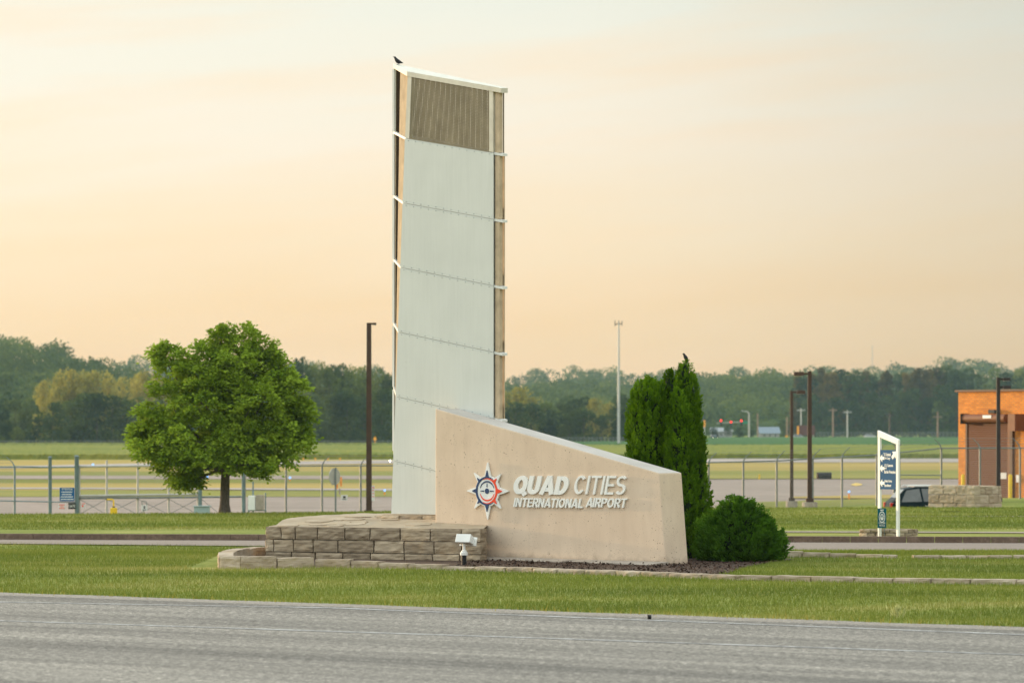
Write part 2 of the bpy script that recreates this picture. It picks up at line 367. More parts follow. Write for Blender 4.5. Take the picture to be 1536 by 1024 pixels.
def sheet(name, top, bot, mat, zoff, z=None, kind='structure', n=60, rows=3):
    """band between two pixel polylines [(px,py)...] dropped on the terrain"""
    px = np.linspace(max(top[0][0], bot[0][0]), min(top[-1][0], bot[-1][0]), n)
    yt = np.interp(px, *zip(*top)); yb = np.interp(px, *zip(*bot)); V = []; F = []
    for r in range(rows+1):
        for i in range(n):
            py = lerp(yb[i], yt[i], r/rows); zz = -1.5 if z is None else z
            p = G(px[i], py, zz)
            for _ in range(4):
                zt = float(zg(p.x, p.y)) if z is None else z
                p = G(px[i], py, zt)
            V.append((p.x, p.y, p.z+zoff))
    for r in range(rows):
        for i in range(n-1): F.append((r*n+i, r*n+i+1, (r+1)*n+i+1, (r+1)*n+i))
    o = link(name, np.array(V), F, mat); tag(o, kind=kind); return o
def worldsheet(name, pts, mat, z, kind='structure'):
    o = link(name, [Vector((p[0], p[1], z)) for p in pts], [tuple(range(len(pts)))], mat); tag(o, kind=kind); return o
# foreground road : follows the edge line
e0 = Vector((-7.9, 55.8)); d0 = Vector((EX, EY)).normalized(); n0 = Vector((.567, .824)).normalized()
def roadpt(s, q, z): p = e0+d0*s+n0*q; return Vector((p.x, p.y, z))
def road():
    mb = MB(); ss = np.arange(-70, 71, .5); rows = []
    for s_ in ss:
        j = .16*noise.noise(Vector((s_*.7, 0, 3)))+.05*noise.noise(Vector((s_*2.3, 5, 0)))
        rows.append((roadpt(s_, j, -.094), roadpt(s_, -26, -.094)))
    vs = [p for r in rows for p in r]; fs = [(2*i, 2*i+1, 2*i+3, 2*i+2) for i in range(len(rows)-1)]
    mb.add(vs, fs); tag(mb.build('road', 'asphalt'), kind='structure')
road()
def stripe(name, pts, w, mat='worn_paint', z=-.089):
    ext = []
    ps = [G(a, b, z) for a, b in pts]
    ps = [ps[0]+(ps[0]-ps[1]).normalized()*25]+ps+[ps[-1]+(ps[-1]-ps[-2]).normalized()*25]
    vs = []
    for i, p in enumerate(ps):
        vs += [p+Vector((n0.x, n0.y, 0))*w/2, p-Vector((n0.x, n0.y, 0))*w/2]
    o = link(name, vs, [(2*i, 2*i+1, 2*i+3, 2*i+2) for i in range(len(ps)-1)], mat); tag(o, kind='structure')
def shoulder():
    ss = np.arange(-70, 71, .4); vs = []
    for s_ in ss: vs += [roadpt(s_, .12+.12*noise.noise(Vector((s_*.8, 3, 3))), -.0915), roadpt(s_, -.62+.10*noise.noise(Vector((s_*1.3, 9, 3)))+.06*noise.noise(Vector((s_*4, 1, 3))), -.0915)]
    tag(link('shoulder', vs, [(2*i, 2*i+1, 2*i+3, 2*i+2) for i in range(len(ss)-1)], 'gravel'), kind='structure')
shoulder()
stripe('edge_line', [(0, 902), (500, 911), (912, 927), (1148, 936), (1536, 951)], .16)
stripe('lane_line', [(0, 930), (500, 946), (900, 959), (1536, 981)], .15)
# drive with far kerb, sidewalk
W0, W1 = -500, 2036
def ext(l, yl, yr): return [(W0, lerp(yl, yr, (W0)/1536)), (W1, lerp(yl, yr, W1/1536))]
def band(yl, yr): return [(W0, yl+(yr-yl)*W0/1536), (W1, yl+(yr-yl)*W1/1536)]
tag(sheet('drive', band(809.5, 814.8), band(815.5, 829.5), 'drive', .012, z=-.485, n=40), kind='structure')
def kerb_line():
    mb = MB(); pts = [G(W0+i*(W1-W0)/60, lerp(809.5, 814.8, (W0+i*(W1-W0)/60)/1536), -.5) for i in range(61)]
    for a, b in zip(pts[:-1], pts[1:]):
        d = Vector((b.x-a.x, b.y-a.y, 0)).normalized(); n = Vector((-d.y, d.x, 0)); a2, b2 = a+d*.006, b-d*.006
        q = lambda p, o, z: Vector((p.x+n.x*o, p.y+n.y*o, z))
        mb.hexa([q(a2, 0, -.62), q(b2, 0, -.62), q(b2, .28, -.62), q(a2, .28, -.62)], [q(a2, .02, -.33), q(b2, .02, -.33), q(b2, .28, -.33), q(a2, .28, -.33)])
    tag(mb.build('kerb', 'kerb_red'), kind='structure')
kerb_line()
tag(sheet('verge', band(796, 800), band(803, 807.5), 'pale_grass', .01, n=40), kind='structure')
tag(sheet('sidewalk', [(1100, 797.5), (W1, 800)], [(1100, 799), (W1, 802)], 'kerb_pale', .03, n=40), kind='structure')
# airfield bands
AIR = [('apron', [(W0, 745), (590, 745), (760, 738), (1050, 718), (W1, 717)], [(W0, 775), (W1, 775)], 'apron', .02),
       ('apron_verge', [(1060, 760), (1140, 753.5), (1330, 748), (1440, 748)], [(1060, 768), (1440, 768)], 'air_green', .05),
       ('apron_gold_edge', [(1190, 746.5), (1330, 743.5), (1440, 745)], [(1190, 748.5), (1330, 749), (1440, 750)], 'dry_grass', .08),
       ('airfield_gold_strip', [(W0, 725), (1000, 724)], [(W0, 736), (1000, 735)], 'dry_grass', .03),
       ('service_lane', [(W0, 730.5), (300, 732.5), (1000, 735.5)], [(W0, 732.5), (300, 735), (1000, 738.5)], 'runway', .06),
       ('airfield_green_strip', [(W0, 735), (1000, 737)], [(W0, 745.5), (590, 745.5), (1000, 727)], 'air_green', .04),
       ('airfield_green_verge', [(W0, 706), (W1, 703)], [(W0, 725), (1000, 725), (1050, 719), (W1, 718)], 'air_green', .02),
       ('taxiway', [(W0, 713.5), (1000, 714), ], [(W0, 718.5), (1000, 719.5)], 'apron', .05),
       ('airfield_dry_grass', [(W0, 690), (W1, 689)], [(W0, 708), (W1, 704)], 'dry_grass', .03),
       ('runway', [(W0, 705), (0, 700), (180, 696), (580, 690.5), (1000, 688.5), (W1, 687.5)], [(W0, 708), (0, 703), (180, 700.5), (580, 695.5), (1000, 694), (W1, 693.5)], 'runway', .08)]
for nm, t, b, mt, zo in AIR: sheet(nm, t, b, mt, zo)
def crop(name, near, far, mat, hgt, label, kind='stuff', n=700, rows=30):
    px = np.linspace(W0, W1, n); yn = np.interp(px, *zip(*near)); yf = np.interp(px, *zip(*far)); V = []; F = []
    for r in range(rows+1):
        f = max(0, r-1)/(rows-1); Y = yn+(yf-yn)*f; x = (px-CX)/FPX*Y; z = zg(x, Y)+(0 if r == 0 else hgt)*(.82+.18*RNG.random(n)); V.append(np.stack([x, Y+(0 if r == 0 else .3)*RNG.random(n), z], 1))
    for r in range(rows):
        for i in range(n-1): F.append((r*n+i, r*n+i+1, (r+1)*n+i+1, (r+1)*n+i))
    o = link(name, np.concatenate(V), F, mat); tag(o, kind=kind)
    if kind == 'stuff': tag(o, label, 'crop field')
crop('soybean_field', [(W0, 512), (W1, 530)], [(W0, 900), (700, 900), (760, 815), (W1, 815)], 'soy', .8, 'yellow green crop field beyond the runway')
crop('corn_field', [(740, 816), (W1, 816)], [(740, 817), (800, 880), (1000, 1100), (1100, 1240), (W1, 1245)], 'corn', .85, 'darker green crop strip along the far wood')
crop('field_track', [(W0, 902), (700, 902), (1000, 1110), (1100, 1250), (W1, 1250)], [(W0, 914), (700, 914), (1000, 1140), (1100, 1286), (W1, 1286)], 'pale_grass', .12, None, 'structure', 80, 3)
# ------------------------------------------------------------------ sign wall, frame (s left along wall, t depth behind face, z)
CA, SA = math.cos(R(40)), math.sin(R(40))
def fr(s, t, z): return Vector((2.79-CA*s+SA*t, 65+SA*s+CA*t, z))
def wall_sz(px, py, t=0):
    a = (px-CX)/FPX; s = (2.79+SA*t-a*(65+CA*t))/(CA+a*SA); Y = 65+SA*s+CA*t
    return s, CH-(py-HY)/FPX*Y
def ztop(s): return 1.66+.2208*(s-.16)
T = .66
wall = thing('sign_wall', fr(2.8, .3, 0), 'wedge shaped beige concrete sign wall with white lettering and a compass emblem', 'sign wall')
def slab():
    me = bmesh.new()
    b = [fr(0, 0, -.1), fr(5.55, 0, -.1), fr(5.55, T, -.1), fr(0, T, -.1)]; t = [fr(.16, 0, ztop(.16)), fr(5.55, 0, ztop(5.55)), fr(5.55, T, ztop(5.55)), fr(.16, T, ztop(.16))]
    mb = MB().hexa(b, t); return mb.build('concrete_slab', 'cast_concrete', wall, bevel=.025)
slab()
foot = MB()
for i in range(9):
    s0 = -.05+i*.52; foot.hexa([fr(s0, -.42-.2*random.random(), -.05), fr(s0+.52, -.42-.2*random.random(), -.05), fr(s0+.52, -.004, -.05), fr(s0, -.004, -.05)],
                             [fr(s0, -.36-.16*random.random(), .025+.02*random.random()), fr(s0+.515, -.36-.16*random.random(), .025+.02*random.random()), fr(s0+.515, -.004, .06), fr(s0, -.004, .06)])
foot.build('footing', 'concrete_plain', wall)
def on_wall(u0, z0, pts, t0): return [fr(u0-v.x, t0-v.z, z0+v.y) for v in pts]
def arcp(cx, cy, rx, ry, a0, a1, n=18): return [(cx+rx*math.cos(R(lerp(a0, a1, k/n))), cy+ry*math.sin(R(lerp(a0, a1, k/n)))) for k in range(n+1)]
def glyph(ch, w, t):
    """strokes (centre lines) of a wide sans capital, height 1, stroke t; returns list of (points, closed)"""
    h = t/2; x0, x1, y0, y1 = h, w-h, h, 1-h; rx, ry = (x1-x0)/2, .5-h; cx = w/2
    if ch == 'I': return [([(w/2, 0), (w/2, 1)], 0)]
    if ch == 'T': return [([(0, y1), (w, y1)], 0), ([(cx, 0), (cx, y1)], 0)]
    if ch == 'E': return [([(x0, 0), (x0, 1)], 0), ([(h, y1), (w, y1)], 0), ([(h, y0), (w, y0)], 0), ([(h, .5), (w*.93, .5)], 0)]
    if ch == 'L': return [([(x0, 0), (x0, 1)], 0), ([(h, y0), (w, y0)], 0)]
    if ch in 'OQ': return [(arcp(cx, .5, rx, ry, 0, 360, 44)[:-1], 1)]+([([(w*.56, .30), (w*.98, -.05)], 0)] if ch == 'Q' else [])
    if ch == 'C': return [(arcp(cx, .5, rx, ry, 42, 318, 36), 0)]
    if ch == 'U': return [([(x0, 1)]+arcp(cx, y0+rx*1.15, rx, rx*1.15, 180, 360)+[(x1, 1)], 0)]
    if ch == 'D': r = min(rx*1.6, .5-h); return [([(x0, 0), (x0, 1)], 0), ([(h, y1)]+arcp(x1-rx*1.25, .5, rx*1.25, .5-h, 90, -90, 26)+[(h, y0)], 0)]
    if ch == 'A': return [([(h*.9, 0), (cx, 1)], 0), ([(w-h*.9, 0), (cx, 1)], 0), ([(w*.22, .27), (w*.78, .27)], 0)]
    if ch == 'N': return [([(x0, 0), (x0, 1)], 0), ([(x1, 0), (x1, 1)], 0), ([(x0, 1-h*.6), (x1, h*.6)], 0)]
    if ch in 'PR':
        b = .5-h*.4 if ch == 'P' else .48; r = (y1-b+0)/2; o = [([(x0, 0), (x0, 1)], 0), ([(h, y1)]+arcp(x1-r*.9, (y1+b)/2, r*.9, r, 90, -90, 16)+[(h, b)], 0)]
        return o+([([(cx, b), (w-h*.6, 0)], 0)] if ch == 'R' else [])
    if ch == 'S': r = (.5-h)/2; return [(arcp(cx, y1-r, rx, r, 35, 270, 20)+arcp(cx, y0+r, rx, r, 90, -145, 20)[1:], 0)]
def stroke(pts, closed, t):
    n = len(pts); L = []; Rr = []
    for k in range(n):
        a = Vector(pts[k-1]) if (k or closed) else None; b = Vector(pts[k]); c = Vector(pts[(k+1) % n]) if (k < n-1 or closed) else None
        d1 = (b-a).normalized() if a else (c-b).normalized(); d2 = (c-b).normalized() if c else d1; m = (d1+d2).normalized(); nn = Vector((-m.y, m.x)); q = t/2/max(.5, nn.dot(Vector((-d1.y, d1.x)))); L.append(b+nn*q); Rr.append(b-nn*q)
    return L, Rr
WID = {'I': 0, 'Q': .60, 'O': .62, 'U': .52, 'A': .62, 'D': .54, 'C': .56, 'T': .50, 'E': .44, 'S': .50, 'N': .54, 'R': .50, 'P': .49, 'L': .41}
def word(body, x0, x1, yt, yb, t, gap, shear=.2, dep=.038):
    x = 0; items = []
    for k, ch in enumerate(body):
        w = (WID[ch]+t*.5) if ch != 'I' else t
        items.append((x, [stroke(p, c, t)+(c,) for p, c in glyph(ch, w, t)])); x += w+gap-(.06 if body[k:k+2] in ('AT', 'LA', 'AI') else 0)
    W = x-gap+shear; s0, zb = wall_sz(x0, yb); s1, _ = wall_sz(x1, yb); zt = wall_sz((x0+x1)/2, yt)[1]; zbm = wall_sz((x0+x1)/2, yb)[1]; sx, sy = (s0-s1)/W, zt-zbm
    for ox, st in items:
        mb = MB()
        for q, (L, Rr, closed) in enumerate(st):
            f = lambda p, d: fr(s0-sx*(ox+p.x+shear*p.y), -d, zb+sy*p.y)
            d1 = dep-.0012*q; n = len(L); o = len(mb.v)
            mb.v += [f(p, d1) for p in L]+[f(p, d1) for p in Rr]+[f(p, .004) for p in L]+[f(p, .004) for p in Rr]
            for a in range(n if closed else n-1):
                b = (a+1) % n
                for fc in ((a, b, n+b, n+a), (2*n+a, 3*n+a, 3*n+b, 2*n+b), (a, 2*n+a, 2*n+b, b), (n+a, n+b, 3*n+b, 3*n+a)): mb.f.append(tuple(o+v for v in fc)); mb.t.append(.5)
            if not closed:
                for a in (0, n-1): mb.f.append((o+a, o+n+a, o+3*n+a, o+2*n+a)); mb.t.append(.5)
        mb.build('letter', 'letter_white', wall)
word('QUAD', 769.5, 857, 712.8, 740.5, .225, .03)
word('CITIES', 861, 943, 712.5, 740.5, .122, .098)
word('INTERNATIONAL', 771.5, 877.5, 746, 759.7, .165, .075)
word('AIRPORT', 880, 942.5, 746, 760, .165, .075)
def emblem():
    s0, zc = wall_sz(733.5, 736)
    def prism(poly, f, b=0.0):
        n = len(poly); mb = MB(); mb.hexa([fr(s0-x, -b-.004, zc+y) for x, y in poly], [fr(s0-x, -f, zc+y) for x, y in poly]); return mb
    def disc(r, n=64): return [(r*math.cos(2*math.pi*i/n), r*math.sin(2*math.pi*i/n)) for i in range(n)]
    def spike(a, r0, r1, w): ca, sa = math.cos(a), math.sin(a); return [(r0*ca-w*sa, r0*sa+w*ca), (r0*ca+w*sa, r0*sa-w*ca), (r1*ca+.006*sa, r1*sa-.006*ca), (r1*ca-.006*sa, r1*sa+.006*ca)]
    def arc(r, a0, a1, wf, n=40):
        A = [lerp(a0, a1, i/n) for i in range(n+1)]; out = [((r+wf(i/n)/2)*math.cos(a), (r+wf(i/n)/2)*math.sin(a)) for i, a in enumerate(A)]
        inn = [((r-wf(i/n)/2)*math.cos(a), (r-wf(i/n)/2)*math.sin(a)) for i, a in enumerate(A)]
        mb = MB(); m = n+1
        fv = [fr(s0-x, -.060, zc+y) for x, y in out+inn]; bv = [fr(s0-x, -.050, zc+y) for x, y in out+inn]
        mb.add(fv+bv, [(i, i+1, m+i+1, m+i) for i in range(n)]+[(i, 2*m+i, 2*m+i+1, i+1) for i in range(n)]+[(m+i, m+i+1, 3*m+i+1, 3*m+i) for i in range(n)]+[(0, m, 3*m, 2*m), (n, 2*m+n, 3*m+n, m+n)])
        return mb
    pl = prism(disc(.292), .052, .01)
    lens = {0: .51, 1: .455, 2: .54, 3: .475, 4: .51, 5: .465, 6: .54, 7: .46}
    for k, L in lens.items():
        mb = prism(spike(k*math.pi/4, .2, L, (.095 if k % 2 == 0 else .08)), .049-.0005*k, .01); o = len(pl.v); pl.v += mb.v; pl.f += [tuple(i+o for i in f) for f in mb.f]; pl.t += mb.t
    base = pl.build('compass_emblem', 'letter_white', wall)
    def sub(mb, nm, mt): mb.build(nm, mt, base)
    w = lambda t: .008+.038*math.sin(math.pi*t)**.8
    a = arc(.258, R(56), R(304), w); sub(a, 'navy_ring', 'navy')
    sub(arc(.232, R(-116), R(116), lambda t: .006+.040*math.sin(math.pi*t)**1.3), 'red_ring', 'red')
    sub(arc(.178, R(18), R(162), lambda t: .008+.020*math.sin(math.pi*t)), 'navy_arc', 'navy'); sub(arc(.178, R(196), R(344), lambda t: .008+.020*math.sin(math.pi*t)), 'red_arc', 'red')
    sub(prism(disc(.05, 32), .064, .05), 'hub', 'navy')
    for an, L in ((0, .165), (math.pi, .165), (math.pi/2, .145)): sub(prism(spike(an, .075, L, .011), .062, .05), 'needle', 'navy')
    for k in range(8):
        L = lens[k]; c = 'red' if k in (0, 1, 7) else 'navy'
        sub(prism(spike(k*math.pi/4, .245, L*.70+.01, .050 if k % 2 == 0 else .036), .0625+.0004*k, .05), 'point', c)
emblem()
# ------------------------------------------------------------------ tower
T0 = .69
tower = thing('sign_tower', fr(6, 1.0, .8), 'tall tapering white metal panelled tower with a tan grille at its top', 'tower')
def zs(s, i, t=T0): return 2.653+(.176 if i < 5 else .196)*(s-4.66)+1.263*i+(.05 if i < 5 else .075)*(t-T0)
def sleft(z): return lerp(7.267, 6.85, (z-.81)/8.6)
SR = 4.665; P3 = (8.06, 1.6)
def left_at(i): 
    s = 7.0
    for _ in range(5): s = sleft(zs(s, i))
    return s
ZB = .81
_b = MB().box((0, 0, 0), (.011, .010, .011), -R(40)).build('bolt', 'galv_blue'); BOLT = _b.data; bpy.data.objects.remove(_b)
for i in range(-2, 4):
    lo0, lo1 = (left_at(i), SR); hi = left_at(i+1)
    zb = (lambda s: ZB) if i == -2 else (lambda s, i=i: zs(s, i)+.004)
    sb = sleft(ZB) if i == -2 else left_at(i)
    zt = lambda s, i=i: zs(s, i+1)-.004
    ring = lambda t: [fr(sb, t, zb(sb)), fr(SR, t, zb(SR)), fr(SR, t, zt(SR)), fr(hi, t, zt(hi))]
    pn = MB().hexa(ring(T0), ring(T0-.03)).build('front_panel', 'panel', tower)
    for k in range(12):
        f = (k+.5)/12
        for up in (0, 1):
            if i == -2 and not up: continue
            s = lerp(sb if not up else hi, SR, f); z = (zt(s)-.032) if up else (zb(s)+.032)
            b_ = bpy.data.objects.new('bolt', BOLT); COL.objects.link(b_); b_.parent = pn; b_.location = fr(s, T0-.036, z)-wpos(tower)
# horizontal frame plates
def plate(i, th, name='frame_plate', mat='white_metal', over=.0):
    L = left_at(i) if i < 5 else left_at(5)
    pts = [(4.46, T0-.032-over), (L+.01, T0-.032-over), P3, (4.46, T0+.14)]
    lo = [fr(s, t, zs(s, i, t)-th) for s, t in pts]; hi = [fr(s, t, zs(s, i, t)) for s, t in pts]
    MB().hexa(lo, hi).build(name, mat, tower)
for i in range(-1, 5): 
    L = left_at(i)
    # recessed behind panels on the front, protruding right
    pts = [(4.46, T0+.004), (L+.012, T0+.004), (P3[0], P3[1]), (4.46, T0+.15)]
    MB().hexa([fr(s, t, zs(s, i, t)-.035) for s, t in pts], [fr(s, t, zs(s, i, t)+.012) for s, t in pts]).build('frame_plate', 'white_metal', tower)
L5 = left_at(5); capt = [(4.46, T0-.04), (L5, T0-.04), (P3[0]+.02, P3[1]+.02), (4.46, T0+.16)]
MB().hexa([fr(s, t, zs(s, 5, t)-.095) for s, t in capt], [fr(s, t, zs(s, 5, t)) for s, t in capt]).build('cap', 'cream_metal', tower, bevel=.004)
# top bay frame and grille
L4 = left_at(4)
def member(sa0, sb0, sa1, sb1, t0=T0-.03, t1=T0+.06, nm='grille_frame', mat='cream_metal'):
    lo = [fr(sa0, t0, zs(sa0, 4)+.012), fr(sb0, t0, zs(sb0, 4)+.012), fr(sb0, t1, zs(sb0, 4)+.012), fr(sa0, t1, zs(sa0, 4)+.012)]
    hi = [fr(sa1, t0, zs(sa1, 5)-.096), fr(sb1, t0, zs(sb1, 5)-.096), fr(sb1, t1, zs(sb1, 5)-.096), fr(sa1, t1, zs(sa1, 5)-.096)]
    MB().hexa(lo, hi).build(nm, mat, tower)
member(L4-.11, L4-.005, L5-.11, L5-.01); member(SR+.005, SR+.10, SR+.005, SR+.10)
gr = MB(); n = 62
for k in range(n):
    s = lerp(SR+.10, L4-.11, (k+.5)/n); w = .0085; zt_ = zs(s, 5)-.096; zb_ = zs(s, 4)+.012
    s2 = lerp(SR+.10, L5-.11, (k+.5)/n)
    gr.hexa([fr(s-w, T0-.012, zb_), fr(s+w, T0-.012, zb_), fr(s+w, T0-.004, zb_), fr(s-w, T0-.004, zb_)], [fr(s2-w, T0-.012, zt_), fr(s2+w, T0-.012, zt_), fr(s2+w, T0-.004, zt_), fr(s2-w, T0-.004, zt_)])
for k in range(40):
    f = (k+.5)/40; 
    pa = lerp(zs(SR+.1, 4), zs(SR+.1, 5)-.11, f); sl = lerp(L4-.11, L5-.11, f); pb = lerp(zs(sl, 4), zs(sl, 5)-.11, f); w = .0095
    gr.hexa([fr(SR+.1, T0-.022, pa-w), fr(sl, T0-.022, pb-w), fr(sl, T0-.0125, pb-w), fr(SR+.1, T0-.0125, pa-w)], [fr(SR+.1, T0-.022, pa+w), fr(sl, T0-.022, pb+w), fr(sl, T0-.0125, pb+w), fr(SR+.1, T0-.0125, pa+w)])
gr.build('grille', 'grille_metal', tower)
# back skin: solid below, slatted in the top bay
def backpt(f, z, off=0): s = lerp(4.53, P3[0]-.03, f); t = lerp(T0+.14, P3[1]-.02, f)+off; return s, t
for i in range(-2, 4):
    q = []
    for f in (0, 1):
        s, t = backpt(f, 0); q.append((s, t, ZB if i == -2 else zs(s, i, t)+.013, zs(s, i+1, t)-.036))
    a, b = q
    MB().hexa([fr(a[0], a[1], a[2]), fr(b[0], b[1], b[2]), fr(b[0], b[1]+.02, b[2]), fr(a[0], a[1]+.02, a[2])], [fr(a[0], a[1], a[3]), fr(b[0], b[1], b[3]), fr(b[0], b[1]+.02, b[3]), fr(a[0], a[1]+.02, a[3])]).build('back_panel', 'tan_metal', tower)
bg = MB(); n = 67
for k in range(n):
    s, t = backpt((k+.5)/n, 0); w = .0135; zb_ = zs(s, 4, t)+.013; zt_ = zs(s, 5, t)-.097
    bg.hexa([fr(s-w, t, zb_), fr(s+w, t, zb_), fr(s+w, t+.008, zb_), fr(s-w, t+.008, zb_)], [fr(s-w, t, zt_), fr(s+w, t, zt_), fr(s+w, t+.008, zt_), fr(s-w, t+.008, zt_)])
bg.build('back_grille', 'grille_metal', tower)
# posts
def vpost(s, t, w, d, z0, z1, mat, nm='post'):
    MB().hexa([fr(s-w/2, t-d/2, z0), fr(s+w/2, t-d/2, z0), fr(s+w/2, t+d/2, z0), fr(s-w/2, t+d/2, z0)], [fr(s-w/2, t-d/2, z1), fr(s+w/2, t-d/2, z1), fr(s+w/2, t+d/2, z1), fr(s-w/2, t+d/2, z1)]).build(nm, mat, tower)
for i in range(-1, 5):
    za, zb_ = zs(4.6, i)+.013, zs(4.6, i+1)-(.04 if i < 4 else .098)
    vpost(4.597, T0+.06, .11, .09, za, zb_, 'tan_metal', 'right_post'.replace('right_', ''))
    vpost(P3[0]-.05, P3[1]-.03, .05, .05, zs(8, i, 1.5)+.013, zs(8, i+1, 1.5)-(.04 if i < 4 else .10), 'white_metal')
# left side screens
for i in range(-1, 5):
    za, zb_ = i, i+1; La, Lb = left_at(i), left_at(i+1)
    def pt(f, L): return lerp(L-.02, P3[0], f), lerp(T0+.03, P3[1], f)
    for (f0, f1, mt, nm, dz) in ((0.02, .58, 'screen_tan', 'side_screen', 0), (.60, .93, 'matt_black', 'side_gap_shade', .05)):  # black slab stands in for the shaded gap beside the screen
        lo = []; hi = []
        for f, o in ((f0, 0), (f1, 0), (f1, .02), (f0, .02)):
            s, t = pt(f, La); lo.append(fr(s-o-dz, t, zs(s, i, t)+.014)); s, t = pt(f, Lb); hi.append(fr(s-o-dz, t, zs(s, i+1, t)-(.04 if i < 4 else .10)))
        MB().hexa(lo, hi).build(nm, mt, tower)
# ------------------------------------------------------------------ stone planter
def stone_block(mb, p00, du, dv, dn, L, H, D, tone=None):
    """block with chipped, uneven faces; p00 corner, unit vectors along, up, inward"""
    nx, nz = max(3, int(L/.045)), max(4, int(H/.04)); o = len(mb.v); tone = (random.random()*1.5-.25 if tone is None else tone); sd = random.random()*100
    g = .012
    for j in range(nz+1):
        for i in range(nx+1):
            u, v = i/nx, j/nz; edge = min(min(u, 1-u)*L, min(v, 1-v)*H)
            bul = .010*min(1, edge/.02)**.5
            nn = noise.noise(Vector((u*L*5+sd, v*H*9, sd)))*.022+noise.noise(Vector((u*L*9, v*H*34, sd)))*.013
            mb.v.append(p00+du*(g+u*(L-2*g)+(.006*noise.noise(Vector((v*3, sd, 1))) if i in (0, nx) else 0))+dv*(g*.6+v*(H-1.2*g)+(.006*noise.noise(Vector((u*L*4, sd, 7))) if j in (0, nz) else 0))-dn*(bul+nn))
    w = nx+1
    for j in range(nz):
        for i in range(nx): mb.f.append((o+j*w+i, o+j*w+i+1, o+(j+1)*w+i+1, o+(j+1)*w+i)); mb.t.append(tone)
    b = len(mb.v); ring = [i for i in range(nx+1)]+[j*w+nx for j in range(1, nz+1)]+[nz*w+i for i in range(nx-1, -1, -1)]+[j*w for j in range(nz-1, 0, -1)]
    for r in ring: mb.v.append(mb.v[o+r]+dn*D)
    m = len(ring); mb.f.append(tuple(range(b, b+m))); mb.t.append(tone)
    for i in range(m): mb.f.append((o+ring[i], b+i, b+(i+1) % m, o+ring[(i+1) % m])); mb.t.append(tone)
pA, pC = G(398, 837, 0), G(721, 842, 0); pA.z = pC.z = 0
pD = Vector((-4.35, 72.0, 0)); pE = Vector((-3.3, 75.0, 0)); pF = Vector((.1, 73.6, 0))
plant = thing('stone_planter', (pA+pC)/2, 'low raised platform of weathered stone blocks at the foot of the tower', 'stone planter')
def coursed(a, b, heights, lens, nm, mat, root, depth=.3, z0=-.04, batter=.0):
    d = (b-a); L = d.length; d.normalize(); up = Vector((0, 0, 1)); n = Vector((-d.y, d.x, 0)); z = z0
    for ci, h in enumerate(heights):
        mb = MB(); x = 0; ls = list(lens[ci % len(lens)]); k = 0
        while x < L-.02:
            l = ls[k] if k < len(ls) else .42+.3*random.random(); l = min(l, L-x)
            if L-x-l < .15: l = L-x
            stone_block(mb, a+d*x+up*z+n*(batter*ci+.012*random.random()), d, up, n, l, h, depth); x += l; k += 1
        mb.build(nm, mat, root); z += h
HS = [.17, .235, .245]
coursed(pA, pC, HS, [[.55, .5, .58, .58, .7, .58, .55], [.17, .42, .42, .52, .75, .62, .62], [.33, .3, .47, .58, .52, .62, .62]], 'block_course', 'stone', plant)
coursed(pD, pA, HS, [[.6, .5, .6], [.4, .6, .5]], 'block_course', 'stone', plant)
coursed(pE, pD, HS, [[.6, .5, .6]], 'block_course', 'stone', plant)
dd = (pC-pA).normalized(); nn_ = Vector((-dd.y, dd.x, 0))
coursed(pC, pC+nn_*.30, HS, [[.30]], 'block_course', 'stone', plant, .25)
ZT = sum(HS)-.04
# flag top: grid of irregular flags
def rise(x, y):
    t = (Vector((x, y, 0))-pA).dot(nn_); return ZT-.012+.115*float(sm(np.array((t-.1)/2.0)))
def flags():
    nu, nv = 40, 26; V = []; F = []; A0, C0, E0, F0 = pA+dd*.10+nn_*.10, pC-dd*.02+nn_*.10, pE+Vector((.12, -.2, 0)), pF
    for j in range(nv+1):
        for i in range(nu+1):
            p = A0.lerp(C0, i/nu).lerp(E0.lerp(F0, i/nu), j/nv); bow = -.32*math.sin(math.pi*j/nv)*(1-i/nu)**3; V.append(Vector((p.x+bow, p.y, rise(p.x, p.y)+.012*noise.noise(Vector((p.x*3, p.y*3, 0)))-(.03 if j == 0 else 0))))
    for j in range(nv):
        for i in range(nu): F.append((j*(nu+1)+i, j*(nu+1)+i+1, (j+1)*(nu+1)+i+1, (j+1)*(nu+1)+i))
    link('platform_top', V, F, 'flag', plant, tone=[.4]*len(F)); st = MB()
    for i in range(70):
        x, y = random.uniform(-4.5, -1.0), random.uniform(68.2, 73.5); q = Vector((x, y, 0))-pA; t = q.dot(nn_); u = q.dot(dd)
        if t < .42 or u < .2 or u > 4.1: continue
        s_, t_ = (2.79-x)*CA+(y-65)*SA, -(2.79-x)*SA+(y-65)*CA
        if t_ > .3 and 4.3 < s_ < 8.1: continue
        if t_ > -.35 and s_ < 5.9: continue
        a0 = random.random()*6.28; r = random.uniform(.18, .32); ring = [(x+r*math.cos(a0+k*1.05)*random.uniform(.8, 1.1), y+r*math.sin(a0+k*1.05)*random.uniform(.8, 1.1)) for k in range(6)]
        st = MB(); st.hexa([Vector((a, b, rise(a, b)-.03)) for a, b in ring], [Vector((a, b, rise(a, b)+.016)) for a, b in ring])
        st.build('flagstone', 'flag', plant)
flags()
